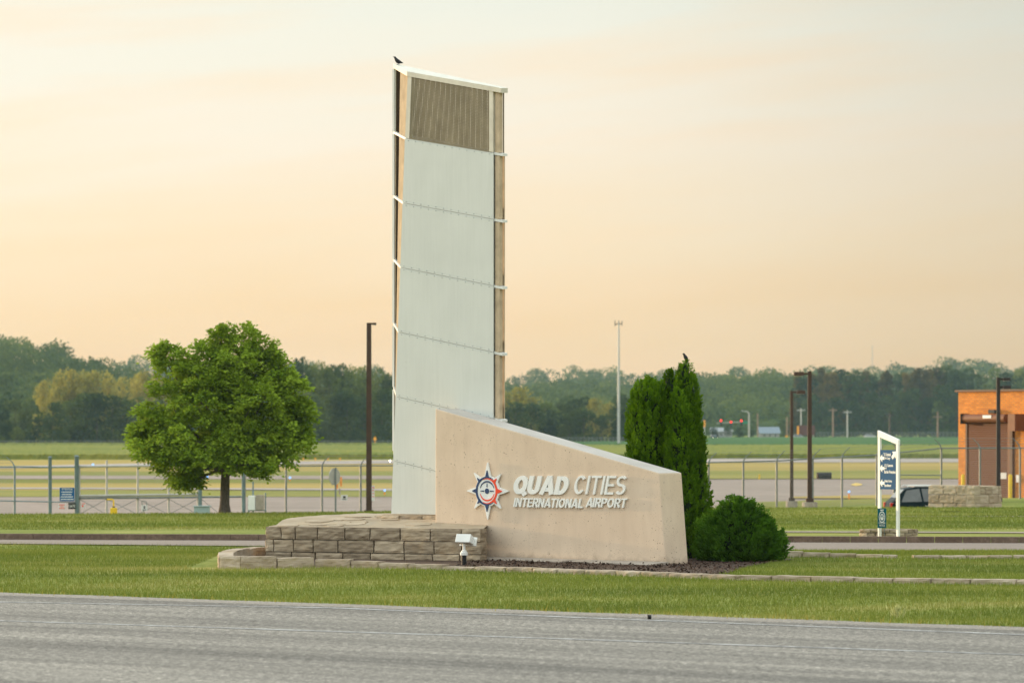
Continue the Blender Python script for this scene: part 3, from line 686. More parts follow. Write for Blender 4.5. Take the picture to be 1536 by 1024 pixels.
# low step below the tower
stp = [(7.75, T0-.12), (5.58, T0-.12)]
ms = MB(); x = 7.55
while x > 5.6:
    l = min(.55+.2*random.random(), x-5.58); stone_block(ms, fr(x, T0-.16, ZT+.02), (fr(0, 0, 0)-fr(1, 0, 0)), Vector((0, 0, 1)), (fr(0, 1, 0)-fr(0, 0, 0)), l, .155, .5); x -= l
ms.build('tower_step', 'stone', plant)
MB().hexa([fr(7.55, .66, ZT-.05), fr(5.57, .66, ZT-.05), fr(5.57, 1.9, ZT-.05), fr(8.2, 1.9, ZT-.05)], [fr(7.5, .66, .795), fr(5.57, .66, .795), fr(5.57, 1.9, .795), fr(8.15, 1.9, .795)]).build('tower_plinth', 'flag', plant)
# metal hatch lying on the platform
h0 = G(632, 780, ZT+.07); hatch = thing('metal_hatch', (h0.x, h0.y, rise(h0.x, h0.y)), 'flat square grey metal lid lying on the stone platform', 'hatch')
MB().box((h0.x, h0.y, rise(h0.x, h0.y)+.03), (.46, .46, .05), -R(40), top=(.95, .95)).build('lid', 'galv', hatch); MB().box((h0.x, h0.y, rise(h0.x, h0.y)+.06), (.38, .38, .018), -R(40), top=(.95, .95)).build('lid_plate', 'galv_light', hatch)
# ------------------------------------------------------------------ bed edging
def kerb_path(pts, name, label, hs, wid=.26, seg=.46, z0=-.05, skip=None):
    P_ = [Vector((a, b, 0)) for a, b in pts]; cum = [0]
    for a, b in zip(P_[:-1], P_[1:]): cum.append(cum[-1]+(b-a).length)
    def at(d): 
        x = float(np.interp(d, cum, [p.x for p in P_])); y = float(np.interp(d, cum, [p.y for p in P_])); return Vector((x, y, 0))
    root = thing(name, (P_[0].x, P_[0].y, 0), label, 'bed edging'); d = 0
    while d < cum[-1]-.1:
        l = min(seg*(.85+.35*random.random()), cum[-1]-d); a, b = at(d), at(d+l); u = (b-a); L = u.length; u.normalize(); n = Vector((-u.y, u.x, 0))
        h = float(np.interp(d, *zip(*hs)))
        zz = float(zg(a.x, a.y)); mb = MB(); stone_block(mb, a+Vector((0, 0, z0+zz))+n*.01*random.random(), u, Vector((0, 0, 1)), n, L, h-z0+.012*random.random(), wid)
        mb.build('kerb_block', 'kerb_stone', root); d += l
    return root
def GX(px, py): p = G(px, py, 0); return (p.x, p.y)
kpts = [(-4.75, 70.2), (-5.1, 69.2), (-5.36, 67.5), (-5.36, 65.8), (-5.24, 64.2), (-5.12, 62.95), GX(345, 853.5), GX(420, 852), GX(495, 851), GX(581, 853), GX(686, 855.5), GX(760, 857.8), GX(900, 862.5), GX(1100, 870), GX(1338, 875), GX(1536, 877.5), (12, 52.9), (18, 48)]
kerb_path(kpts, 'bed_edging', 'long low stone kerb curving round the sign bed and along the front lawn', [(0, .18), (6.5, .225), (7.6, .225), (8.7, .165), (9.6, .13), (10.6, .105), (11.7, .07), (13, .085), (60, .09)], .26, .62)
kerb_path([GX(1172, 836), GX(1345, 837.5)], 'bed_edging', 'short pale stone edging behind the round shrub', [(0, .12), (2.2, .06)], .2)
kerb_path([GX(1370, 838.5), GX(1536, 838), (16, 66.5)], 'bed_edging', 'thin pale stone edging behind the right lawn', [(0, .07), (9, .07)], .2)
# mulch
mul = [GX(330, 851), GX(420, 850), GX(495, 849), GX(581, 851), GX(686, 853.5), GX(760, 855.5), GX(900, 860), GX(1060, 866), GX(1092, 860), GX(1120, 851), (4.9, 66.5), (5.3, 67.6), (5.0, 69.2), (2.6, 70), (0, 72), (-4.6, 71.5), (-5.1, 68), (-5.15, 65)]
def mulch():
    from mathutils.geometry import tessellate_polygon
    vs = [Vector((a, b, .014)) for a, b in mul]; o = link('mulch_bed', vs, [tuple(range(len(vs)))], 'mulch'); tag(o, 'dark brown bark mulch round the sign', 'mulch', kind='stuff')
    ch = MB()
    for i in range(5000):
        x, y = random.uniform(-1, 5.0), random.uniform(58.5, 67.5)
        if not inpoly(x, y, mul) : continue
        r = random.uniform(.008, .026); a = random.random()*6.3; b = random.uniform(-.4, .9); c = Vector((x, y, .018+.012*random.random()))
        u = Vector((math.cos(a)*math.cos(b), math.sin(a)*math.cos(b), math.sin(b)))*r*1.6; w = Vector((-math.sin(a), math.cos(a), .3))*r*.6
        ch.add([c-u-w, c+u-w, c+u+w, c-u+w], [(0, 1, 2, 3)])
    tag(ch.build('mulch_chips', 'mulch'), 'scattered dark bark chips in the sign bed', 'mulch', kind='stuff')
def inpoly(x, y, poly):
    c = False; n = len(poly); j = n-1
    for i in range(n):
        xi, yi = poly[i][:2]; xj, yj = poly[j][:2]
        if (yi > y) != (yj > y) and x < (xj-xi)*(y-yi)/(yj-yi)+xi: c = not c
        j = i
    return c
mulch()
# ------------------------------------------------------------------ floodlight in the bed
fb = G(696, 848, 0); fl = thing('floodlight', (fb.x, fb.y, 0), 'small white floodlight on a black stub post in front of the stone platform', 'floodlight')
MB().tube([fb, fb+Vector((0, 0, .20))], .045, 14).build('stub_post', 'black', fl, True)
MB().tube([fb+Vector((0, 0, z)) for z in (.19, .24, .245, .27, .28, .40)], [.07, .07, .05, .05, .028, .028], 14).build('stem', 'paint_white', fl)
hm = MB(); hc = fb+Vector((.02, .02, .47))
m4 = Matrix.Translation(hc) @ Matrix.Rotation(R(-28), 4, 'Z') @ Matrix.Rotation(R(-22), 4, 'X')
hv = [(-.15, -.09, -.085), (.15, -.09, -.085), (.13, .12, -.06), (-.13, .12, -.06), (-.15, -.09, .075), (.15, -.09, .075), (.13, .12, .06), (-.13, .12, .06)]
hm.hexa([m4 @ Vector(v) for v in hv[:4]], [m4 @ Vector(v) for v in hv[4:]]); hm.build('lamp_head', 'paint_white', fl, bevel=.012)
MB().hexa([m4 @ Vector(v) for v in ((-.165, .1205, -.075), (.165, .1205, -.075), (.165, .15, -.075), (-.165, .15, -.075))], [m4 @ Vector(v) for v in ((-.165, .1205, .09), (.165, .1205, .09), (.165, .15, .09), (-.165, .15, .09))]).build('lens_frame', 'white_metal', fl)
# ------------------------------------------------------------------ birds
def bird(name, root_p, spine, rads, label, leg_top, feet, beak):
    mb = MB(); mb.tube(spine, rads, 12); mb.tube(beak, [.010, .002], 6)
    for a, b in zip(leg_top, feet): mb.tube([a, b], .004, 5); mb.tube([b, b+Vector((-.02, -.006, .001))], .0035, 5); mb.tube([b, b+Vector((.012, .004, .001))], .0035, 5)
    tag(mb.build(name, 'feather', None, True, loc=root_p), label, 'bird')
b0 = fr(P3[0]-.1, P3[1]-.12, 0); kb = K(b0.y)
def BP(px, py): return Vector(((px-CX)/kb, b0.y, CH-(py-HY)/kb))
zf = BP(597, 96.8).z
zf = zs(P3[0]-.14, 5, P3[1]-.12)+.002; dz_ = zf-BP(597, 96.6).z
def B(px, py): v = BP(px, py); v.z += dz_; return v
bird('black_bird', B(597, 96.6), [B(591.2, 85.6), B(592.2, 86.0), B(593.2, 87.6), B(594.4, 89.6), B(596.6, 92), B(599.2, 93.2), B(601.6, 93.8), B(604.6, 94.6)], [.014, .022, .024, .034, .042, .036, .02, .006],
     'small black bird perched on the top left corner of the tower', [B(597.4, 94), B(598.6, 94)], [B(596.6, 96.6), B(598.2, 96.6)], [B(591.3, 85.5), B(589.0, 85.4)])
# ------------------------------------------------------------------ foliage helpers
def leaves(c, ax, nr, ln, wd):
    """diamond leaves: centres, axis, normal arrays"""
    ax = ax/np.linalg.norm(ax, axis=1, keepdims=True); sd = np.cross(ax, nr); sd /= np.linalg.norm(sd, axis=1, keepdims=True)+1e-9
    ln = np.asarray(ln).reshape(-1, 1); wd = np.asarray(wd).reshape(-1, 1)
    V = np.stack([c-ax*ln*.5, c+sd*wd*.5+ax*ln*.08, c+ax*ln*.5, c-sd*wd*.5+ax*ln*.08], 1).reshape(-1, 3)
    F = np.arange(len(V)).reshape(-1, 4); return V, F
def rdir(n): v = RNG.normal(size=(n, 3)); return v/np.linalg.norm(v, axis=1, keepdims=True)
# ------------------------------------------------------------------ specimen tree
TY = 128.0; tk = K(TY)
tb = P(337, 771, TY); tb.z = float(zg(tb.x, TY))
tree = thing('shade_tree', tb, 'round leafy green shade tree on the lawn left of the tower', 'tree')
def TP(px, py, dy=0): return Vector(((px-CX)/tk, TY+dy, CH-(py-HY)/tk))
tm = MB()
tm.tube([tb+Vector((0, 0, -.1)), tb+Vector((0, 0, .05)), tb+Vector((0, 0, .35)), TP(338, 715), TP(339, 690), TP(341, 640), TP(342, 580), TP(345, 520)], [.27, .23, .175, .155, .145, .11, .07, .03], 14)
lobes = [(342, 545, 62, 0), (300, 552, 46, -.4), (385, 552, 46, .3), (262, 545, 34, .2), (250, 600, 46, -.3), (310, 600, 60, -1.0), (380, 610, 62, -.9), (425, 590, 40, .2), (240, 655, 44, -.5), (218, 650, 30, .3), (300, 660, 56, -1.3), (360, 670, 50, -1.2), (420, 660, 46, -.4), (448, 615, 24, .1),
         (270, 698, 36, -.2), (285, 712, 22, .4), (352, 668, 42, .6), (408, 680, 32, -.3), (440, 650, 24, .4), (320, 682, 36, .9), (340, 600, 70, .9), (280, 640, 52, 1.0), (400, 640, 55, 1.0), (330, 506, 26, 0), (365, 510, 26, .3), (395, 522, 22, 0), (240, 530, 16, 0), (420, 560, 28, -.2), (206, 652, 18, 0), (452, 655, 18, .2), (272, 720, 14, 0), (392, 702, 17, .2)]
for i, (x, y, r, dy) in enumerate(lobes):
    st = TP(338+random.uniform(-2, 2), random.uniform(max(y+20, 640), 715) if y < 690 else 700); en = TP(x, y, dy); mid = st.lerp(en, .5)+Vector((0, 0, -.12))
    tm.tube([st, mid, en], [.05, .032, .012], 7)
tm.build('trunk', 'bark', tree, True)
def crown():
    Cs = []; As = []; Ns = []; Ls = []; Ts = []
    for (x, y, r, dy) in lobes:
        c = np.array(TP(x, y, dy)); rr = r/tk; rr *= .95; nt_ = int(13+(r/40)**2*27)
        d = rdir(nt_); pr = c+d*rr*(np.where(RNG.random((nt_, 1)) < .10, RNG.uniform(1.08, 1.22, (nt_, 1)), RNG.uniform(.55, 1.02, (nt_, 1))))*np.array([1, 1, .92])
        for p, dd_ in zip(pr, d):
            m = int(RNG.integers(40, 78)); sc = RNG.uniform(.75, 1.25); e = RNG.normal(size=(m, 3)); q = p+e*np.array([.135, .135, .078])*sc-np.array([0, 0, .5])*(e[:, :1]**2+e[:, 1:2]**2)*.045*sc
            out = dd_*.6+e*np.array([1, 1, .2])*.6+rdir(m)*.35+np.array([0, 0, -.25]); Cs.append(q); As.append(out); Ns.append(rdir(m)*.8+np.array([0, -.25, .8])); Ls.append(RNG.uniform(.10, .18, m)); Ts.append(np.clip(RNG.normal(.45+RNG.normal()*.16, .16, m), 0, 1))
    c, a, n, l, t = (np.concatenate(z) for z in (Cs, As, Ns, Ls, Ts))
    V, F = leaves(c, a, n, l, l*.60); link('crown', V, F, 'maple', tree, tone=t)
crown()
# ------------------------------------------------------------------ conifers by the wall
def spray_plant(name, base, prof, lean, n, size, mat, label, cat, wob=.16, up=.75, leaf=.05, ex=1.0, rough=.030):
    """prof: [(z, r)] ; foliage sprays on a wobbly surface of revolution"""
    root = thing(name, base, label, cat); zz = np.array([p[0] for p in prof]); rr = np.array([p[1] for p in prof])
    area = np.cumsum(np.concatenate([[0], np.hypot(np.diff(zz), np.diff(rr))*(rr[1:]+rr[:-1]+.05)])); u = RNG.random(n)*area[-1]; z = np.interp(u, area, zz); r = np.interp(u, area, rr)
    th = RNG.random(n)*2*math.pi; sd = RNG.random()*50
    lump = np.array([noise.noise(Vector((math.cos(a)*1.8+sd, math.sin(a)*1.8, h*2.2))) for a, h in zip(th, z)])
    r = np.maximum(r*(1+wob*lump)+RNG.normal(size=n)*rough*np.minimum(1, r/.15), .004); lx = np.interp(z, [0, zz.max()], [0, lean])
    c = np.stack([np.cos(th)*r*ex+lx, np.sin(th)*r, z], 1)+np.array(base); outw = np.stack([np.cos(th), np.sin(th), np.zeros(n)], 1)
    Cs = []; As = []; Ns = []; tn = []; k = 26; tt = np.clip(.42+.3*lump+RNG.normal(size=n)*.16, 0, 1); ts = size*RNG.uniform(.7, 1.3, (n, 1))
    axis = outw*(1-up)+np.array([0, 0, up])+rdir(n)*.18; axis /= np.linalg.norm(axis, axis=1, keepdims=True)
    for j in range(k):
        f = RNG.uniform(-.5, 1.0, (n, 1)); e = RNG.normal(size=(n, 3))*.30*(1-.55*np.maximum(f, 0)); q = c+axis*f*ts*1.3+e*ts
        ax = axis*.8+e*.9+rdir(n)*.35; Cs.append(q); As.append(ax); Ns.append(outw*.7+rdir(n)*.6); tn.append(np.clip(tt+.28*f[:, 0]+RNG.normal(size=n)*.1, 0, 1))
    C_, A_, N_, t_ = map(np.concatenate, (Cs, As, Ns, tn)); l = leaf*RNG.uniform(.7, 1.4, len(C_)); V, F = leaves(C_, A_, N_, l, l*.45); link('foliage', V, F, mat, root, tone=t_)
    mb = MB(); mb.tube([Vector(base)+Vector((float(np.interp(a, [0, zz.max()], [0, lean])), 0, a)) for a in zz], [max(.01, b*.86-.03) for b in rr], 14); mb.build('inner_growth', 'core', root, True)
    MB().tube([Vector(base)+Vector((0, 0, -.1)), Vector(base)+Vector((lean*.1, 0, .5))], .06, 8).build('stem', 'bark', root)
    return root
ky = K(68.6)
def BX(px, Y): return (px-CX)/K(Y)
def zz_(py, Y): return CH-(py-HY)/K(Y)
t1 = zz_(571, 68.7); t2 = zz_(558, 69.0); t3 = zz_(545, 68.6); t4 = zz_(585, 68.1)
def colprof(H, r, tip=.18, base=.75): return [(0, r*base), (.3*H, r*.98), (.55*H, r), (.75*H, r*.93), (.87*H, r*.72), (.95*H, r*.42), (.985*H, r*.22), (H, .01)]
spray_plant('arborvitae', (BX(974, 68.7), 68.7, 0), [(0, .30), (t1*.4, .385), (t1*.7, .385), (t1*.85, .345), (t1*.93, .27), (t1*.98, .16), (t1, .02)], -.02, 1700, .075, 'thuja', 'broad blunt topped arborvitae nearest the wall end', 'arborvitae')
spray_plant('arborvitae', (BX(1012, 69.1), 69.1, 0), colprof(t2, .30), -.10, 800, .07, 'thuja', 'narrow arborvitae peeking out between the broad and the tall one', 'arborvitae')
spray_plant('arborvitae', (BX(1046, 68.75), 68.75, 0), [(0, .29), (.25*t3, .30), (.5*t3, .235), (.75*t3, .205), (.88*t3, .19), (.95*t3, .12), (.985*t3, .07), (t3, .01)], -.24, 1300, .072, 'thuja', 'tallest pointed arborvitae with a bird on its tip', 'arborvitae')
spray_plant('arborvitae', (BX(1025, 68.2), 68.2, 0), [(0, .24), (.4*t4, .25), (.7*t4, .22), (.88*t4, .15), (.97*t4, .07), (t4, .01)], -.09, 900, .07, 'thuja', 'slim shorter arborvitae in front of the tall pointed one', 'arborvitae')
bh = zz_(750, 67.0)
spray_plant('round_shrub', (BX(1110, 67.0), 67.0, 0), [(0, .64), (.12, .71), (.35, .69), (.55, .59), (.75, .45), (.92, .28), (1.04, .15), (bh, .02)], -.04, 1250, .105, 'yew', 'round dark green shrub to the right of the sign wall', 'shrub', .24, .45, .06, 1.0, .055)
b2Y = 68.75; kb = K(b2Y); tipx = BX(1046, b2Y)-.24
def B2(px, py): return Vector(((px-CX)/kb, b2Y, CH-(py-HY)/kb))
off = Vector((tipx-B2(1026, 545).x, 0, .03))
def B3(px, py): return B2(px, py)+off
bird('black_bird', B3(1027, 543), [B3(1023.6, 532.6), B3(1024.4, 532.9), B3(1025.2, 534.6), B3(1026.6, 537), B3(1028, 539.6), B3(1029.2, 541.6), B3(1029.8, 543.2), B3(1030, 545)], [.012, .02, .022, .034, .038, .028, .016, .008],
     'small black bird perched upright on the tip of the tallest arborvitae', [B3(1027, 540), B3(1028.2, 541)], [B3(1026.4, 544.5), B3(1027.4, 544.6)], [B3(1023.8, 532.8), B3(1022, 533.2)])
# ------------------------------------------------------------------ grass blades
def blades(name, n, x0, x1, y0, y1, hmin, hmax, wd, ok, mat, label, zoff=0):
    pts = []; 
    yy = RNG.uniform(y0, y1, n); t = RNG.uniform(-1, 1, n); hw = yy*.1422*1.10+1.0; xx = t*hw
    k = ok(xx, yy); xx, yy = xx[k], yy[k]; m = len(xx); z = zg(xx, yy)+zoff
    h = RNG.uniform(hmin, hmax, m)*(1+.5*RNG.random(m)**6); a = RNG.random(m)*math.pi; lean = RNG.normal(size=(m, 2))*.35
    w = wd*RNG.uniform(.6, 1.3, m)
    b0_ = np.stack([xx-np.cos(a)*w, yy-np.sin(a)*w, z-.01], 1); b1_ = np.stack([xx+np.cos(a)*w, yy+np.sin(a)*w, z-.01], 1); tp = np.stack([xx+lean[:, 0]*h, yy+lean[:, 1]*h, z+h], 1)
    V = np.stack([b0_, b1_, tp], 1).reshape(-1, 3); F = np.arange(len(V)).reshape(-1, 3)
    o = link(name, V, F, mat, tone=np.clip(RNG.normal(.5, .22, m), 0, 1)); tag(o, label, 'grass', kind='stuff')
kp = np.array(kpts[5:]); bedline = lambda x: np.interp(x, kp[:, 0], kp[:, 1])
mulp = np.array(mul)
def in_np(x, y, poly):
    c = np.zeros(len(x), bool); n = len(poly); j = n-1
    for i in range(n):
        xi, yi = poly[i]; xj, yj = poly[j]; cond = ((yi > y) != (yj > y)) & (x < (xj-xi)*(y-yi)/(yj-yi+1e-12)+xi); c ^= cond; j = i
    return c
bedpoly = kpts[:8]+mul[2:]
def ok_near(x, y):
    q = qroad(x, y); k = (q > .03+.18*RNG.random(len(x))) & ~in_np(x, y, mul) & ~((x > -5.7) & (x < -4) & (y > 63) & (y < 70))
    kl = bedline(x); k &= ~((x > -5.4) & (y > kl-.03) & (y < kl+.32)); k &= ~((x > -4.8) & (x < 1) & (y > 66.5) & (y < 75.5) & (y > 69.4-(x+4.76)*.49))
    return k
blades('lawn_grass', 330000, 0, 0, 44, 78, .03, .075, .006, ok_near, 'blade', 'mown green grass of the front lawn round the sign')
blades('lawn_grass', 130000, 0, 0, 78, 97, .025, .055, .008, lambda x, y: y < 89.6-x*.32, 'blade', 'mown green grass in front of the drive')
blades('lawn_grass', 150000, 0, 0, 104, 140, .04, .08, .012, lambda x, y: y < crest(x)+4, 'blade', 'mown green grass of the lawn beyond the drive')
blades('edge_grass', 26000, 0, 0, 44, 58, .03, .10, .006, lambda x, y: (qroad(x, y) > -.02-.38*RNG.random(len(x))**7) & (qroad(x, y) < .35*RNG.random(len(x))), 'dry_blade', 'yellowed grass fringe along the road edge')
# loose stone lying on the road edge, weed
sp = G(970, 928.5, -.094); mb = MB(); stone_block(mb, sp, Vector((1, 0, 0)), Vector((0, 0, 1)), Vector((0, 1, 0)), .075, .07, .06); tag(mb.build('loose_clod', 'black', loc=sp), 'dark clod lying at the edge of the grey road', 'clod')
wp = G(1345, 921, -.05); n = 90; cW = np.array([[wp.x, wp.y, float(zg(wp.x, wp.y))]])+np.stack([RNG.normal(size=n)*.05, RNG.normal(size=n)*.05, RNG.uniform(.02, .16, n)], 1)
V, F = leaves(cW, rdir(n)*.5+np.array([0, 0, 1.]), rdir(n), RNG.uniform(.06, .12, n), np.full(n, .016)); tag(link('weed', V, F, 'weed_leaf', tone=RNG.random(n), loc=(wp.x, wp.y, float(zg(wp.x, wp.y)))), 'pale tall weed tuft in the front lawn near the road', 'weed')
# ------------------------------------------------------------------ generic vertical-plane frame
class Frame:
    def __init__(s, o, deg): s.o = Vector(o); a = R(deg); s.u = Vector((math.cos(a), -math.sin(a), 0)); s.n = Vector((-math.sin(a), -math.cos(a), 0)); s.deg = deg
    def pt(s, u, d, z): return Vector((s.o.x, s.o.y, 0))+s.u*u+s.n*d+Vector((0, 0, z))
    def uz(s, px, py, d=0):
        a = (px-CX)/FPX; b = Vector((s.o.x, s.o.y, 0))+s.n*d; u = (a*b.y-b.x)/(s.u.x-a*s.u.y); Y = b.y+s.u.y*u
        return u, CH-(py-HY)/FPX*Y
    def blk(s, mb, u0, u1, d0, d1, z0, z1):
        mb.hexa([s.pt(u0, d1, z0), s.pt(u1, d1, z0), s.pt(u1, d0, z0), s.pt(u0, d0, z0)], [s.pt(u0, d1, z1), s.pt(u1, d1, z1), s.pt(u1, d0, z1), s.pt(u0, d0, z1)]); return mb
    def text(s, body, px0, px1, y0, y1, d, name, mat, root, offset=0, depth=.004):
        vs, fs = text_geo(body, offset=offset); (u0, z0), (u1, _) = s.uz(px0, y1, d), s.uz(px1, y1, d); z1 = s.uz(px0, y0, d)[1]
        vs = fit(vs, u1-u0, z1-z0); zs_ = [v.z for v in vs]; zm = (min(zs_)+max(zs_))/2
        return link(name, [s.pt(u0+v.x, d+(depth if v.z > zm else 0), z0+v.y) for v in vs], fs, mat, root)
# ------------------------------------------------------------------ fence and gate (line at Y = 164)
FY = 164.0
def FX(px): return (px-CX)/K(FY)
def fence(pxs, label, mat, arm, x_ext=()):
    xs = sorted([FX(p) for p in pxs]+list(x_ext)); root = thing('chain_link_fence', (xs[0], FY, float(zg(xs[0], FY))), label, 'fence')
    tops = []
    for x in xs:
        z = float(zg(x, FY)); t = z+2.35; mb = MB(); mb.tube([(x, FY, z-.3), (x, FY, t)], .048, 8); a = Vector((.36*arm, -.1, .42))
        mb.tube([(x, FY, t-.02), (x+a.x*.3, FY+a.y*.3, t+a.z*.45), (x+a.x, FY+a.y, t+a.z)], [.04, .022, .018], 6); mb.build('post', mat, root, True); tops.append(Vector((x, FY, t)))
    MB().tube([p+Vector((0, -.05, -.03)) for p in tops], .035, 6).build('top_rail', mat, root, True)
    ml = MB()
    for a, b in zip(tops[:-1], tops[1:]): ml.add([a+Vector((0, -.07, -2.3)), b+Vector((0, -.07, -2.3)), b+Vector((0, -.07, -.03)), a+Vector((0, -.07, -.03))], [(0, 1, 2, 3)])
    ml.build('chain_link', 'chain_link', root); mw = MB()
    for f in (.35, .65, .98): mw.tube([p+Vector((.36*arm*f, -.1*f, .42*f)) for p in tops], .006, 4)
    mw.build('barbed_wire', 'galv', root); return root
def low_rail(root, px0, px1, py0, py1, mat): MB().tube([P(px0, py0, FY-.06), P(px1, py1, FY-.06)], .03, 6).build('lower_rail', mat, root, True)
fl_ = fence([-76, -28, 22], 'dark grey chain link fence with barbed wire arms at the far left', 'galv_blue', -1); 
MB().tube([P(22, 699.5, FY-.05), P(75, 700.5, FY-.05), P(114, 700, FY-.05)], .035, 6).build('top_rail', 'galv_blue', fl_, True); low_rail(fl_, -60, 114, 749.5, 753, 'galv_blue')
fence([367, 429, 483, 541, 600, 660, 720, 780, 840, 900, 960, 1012, 1063, 1115, 1165, 1219, 1263, 1315, 1341], 'long galvanized chain link fence running behind the sign from the gate to the tall post', 'galv', 1)
fr_ = fence([1349, 1412, 1470, 1530, 1590, 1650], 'chain link fence in front of the orange brick building', 'galv', -1); low_rail(fr_, 1349, 1412, 712, 712.5, 'galv')
def gate_post(px, top, r, label, mat='galv_blue'):
    x = FX(px); z = float(zg(x, FY)); t = P(px, top, FY).z; o = MB().tube([(x, FY, z-.3), (x, FY, t), (x, FY, t+.02), (x, FY, t+.06)], [r, r, r*1.15, r*.4], 10).build('gate_post', mat, None, True, loc=(x, FY, z)); tag(o, label, 'gate post', 'gate posts')
gate_post(75, 686, .085, 'blue grey gate post left of the blue notice board'); gate_post(115, 684.5, .105, 'thick blue grey gate post right of the blue notice board')
gate_post(300, 690, .095, 'blue grey gate post left of the tree trunk'); gate_post(365, 690, .085, 'blue grey gate post just right of the tree trunk'); gate_post(1345, 660, .085, 'tall grey post above the parked dark car', 'galv')
gate = thing('sliding_gate', P(208, 771, FY+.25), 'pale framed sliding chain link gate behind the left lawn', 'gate'); gY = FY+.25
for px in (119, 160, 206.5, 253, 297): MB().tube([P(px, 772, gY), P(px, 690 if px in (160, 206.5) else 697, gY)], .05, 8).build('upright', 'galv_light', gate, True)
MB().tube([P(116, 699.5, gY-.1), P(330, 697, gY-.1)], .05, 8).build('top_rail', 'galv_light', gate, True)
MB().tube([P(116, 743.5, gY-.1), P(300, 741, gY-.1)], .05, 8).build('middle_rail', 'galv_light', gate, True); MB().tube([P(116, 747, gY-.1), P(365, 744.5, gY-.1)], .045, 8).build('lower_rail', 'galv', gate, True)
br_ = MB()
for a, b in ((119, 160), (160, 206.5), (206.5, 253), (253, 297)): br_.tube([P(a, 771, gY-.05), P(b, 748, gY-.05)], .012, 5); br_.tube([P(a, 748, gY-.05), P(b, 771, gY-.05)], .012, 5)
br_.tube([P(302, 748, gY-.05), P(330, 771, gY-.05)], .012, 5); br_.build('brace_wires', 'galv', gate)
q = [P(116, 771, gY-.02), P(297, 771, gY-.02), P(297, 698, gY-.02), P(116, 698, gY-.02)]; MB().add(q, [(0, 1, 2, 3)]) ; link('chain_link', q, [(0, 1, 2, 3)], 'chain_link', gate)
# ------------------------------------------------------------------ small boards
def board(name, px0, px1, py0, py1, Y, mat, label, cat, lines=(), tcol='paint_white', post=None, deg=0, thick=.03):
    F_ = Frame(P((px0+px1)/2, py1, Y), deg); root = thing(name, F_.pt(0, 0, F_.uz((px0+px1)/2, py1)[1]), label, cat); (u0, zt), (u1, zb) = F_.uz(px0, py0), F_.uz(px1, py1)
    F_.blk(MB(), u0, u1, -thick, 0, zb, zt).build('board', mat, root, bevel=.006)
    for body, a0, a1, b0, b1 in lines:
        X0, X1, Y0, Y1 = lerp(px0, px1, a0), lerp(px0, px1, a1), lerp(py0, py1, b0), lerp(py0, py1, b1)
        if body: F_.text(body, X0, X1, Y0, Y1, .004, 'lettering', tcol, root, .01)
        else: (a, zt2), (b, zb2) = F_.uz(X0, Y0), F_.uz(X1, Y1); F_.blk(MB(), a, b, .001, .006, zb2, zt2).build('text_line', tcol, root)
    return root, F_
board('notice_board', 89.5, 111.5, 731, 751.2, FY-.2, 'sign_cobalt', 'blue notice board headed ATTENTION hanging between two gate posts', 'notice board', [('ATTENTION', .14, .86, .05, .19), (None, .12, .86, .29, .35), (None, .14, .82, .47, .53), (None, .08, .90, .65, .71), (None, .08, .94, .83, .89)])
board('fence_notice', 87.5, 98.5, 755, 763.5, FY-.2, 'notice', 'small white notice with red print below the blue notice board', 'notice', [(None, .1, .9, .12, .26), (None, .25, .75, .45, .58), (None, .1, .9, .75, .88)], 'red')
board('gate_sign', 102.5, 113.5, 754, 763, FY-.2, 'black', 'small black sign reading GATE beside the thick gate post', 'sign', [('GATE', .1, .92, .28, .72)])
board('fence_notice', 122.5, 128, 754, 761.5, FY-.2, 'notice', 'tiny white paper notice right of the thick gate post', 'notice', [(None, .1, .9, .05, .2), (None, .1, .5, .4, .8)], 'red')
kp_, Fk = board('gate_keypad', 212, 221, 757, 766, FY-.2, 'notice', 'small white sign plate with a wire loop on the sliding gate', 'sign', [(None, .2, .8, .75, .88), (None, .38, .62, .15, .6)], 'dark')
MB().tube([P(213.5, 757, FY-.2), P(212.5, 752, FY-.2), P(216, 750.5, FY-.2), P(219.5, 752, FY-.2), P(220, 757, FY-.2)], .02, 6).build('wire_loop', 'galv', kp_)
board('fence_notice', 511.5, 521.5, 742, 750, FY-.2, 'notice', 'small white notice on the fence left of the brown lamp post', 'notice', [(None, .3, .7, .2, .6), (None, .2, .8, .72, .85)], 'dark')
# gas stub
gp = P(170.5, 772, FY-6); gas = thing('pipe_stub', (gp.x, gp.y, gp.z-.1), 'yellow boxed pipe stub with an elbow in front of the sliding gate', 'pipe')
kk = K(FY-6); MB().box(gp+Vector((0, 0, .1)), (10/kk, .3, .44), top=(.95, .95)).build('base_box', 'yellow', gas, bevel=.02)
MB().tube([gp+Vector((0, 0, .3)), gp+Vector((0, 0, .38))], .06, 8).build('collar', 'dark', gas); MB().tube([gp+Vector((0, 0, .36)), gp+Vector((0, 0, .64)), gp+Vector((-.06, 0, .68)), gp+Vector((-.30, 0, .68))], .035, 8).build('pipe', 'yellow', gas, True)
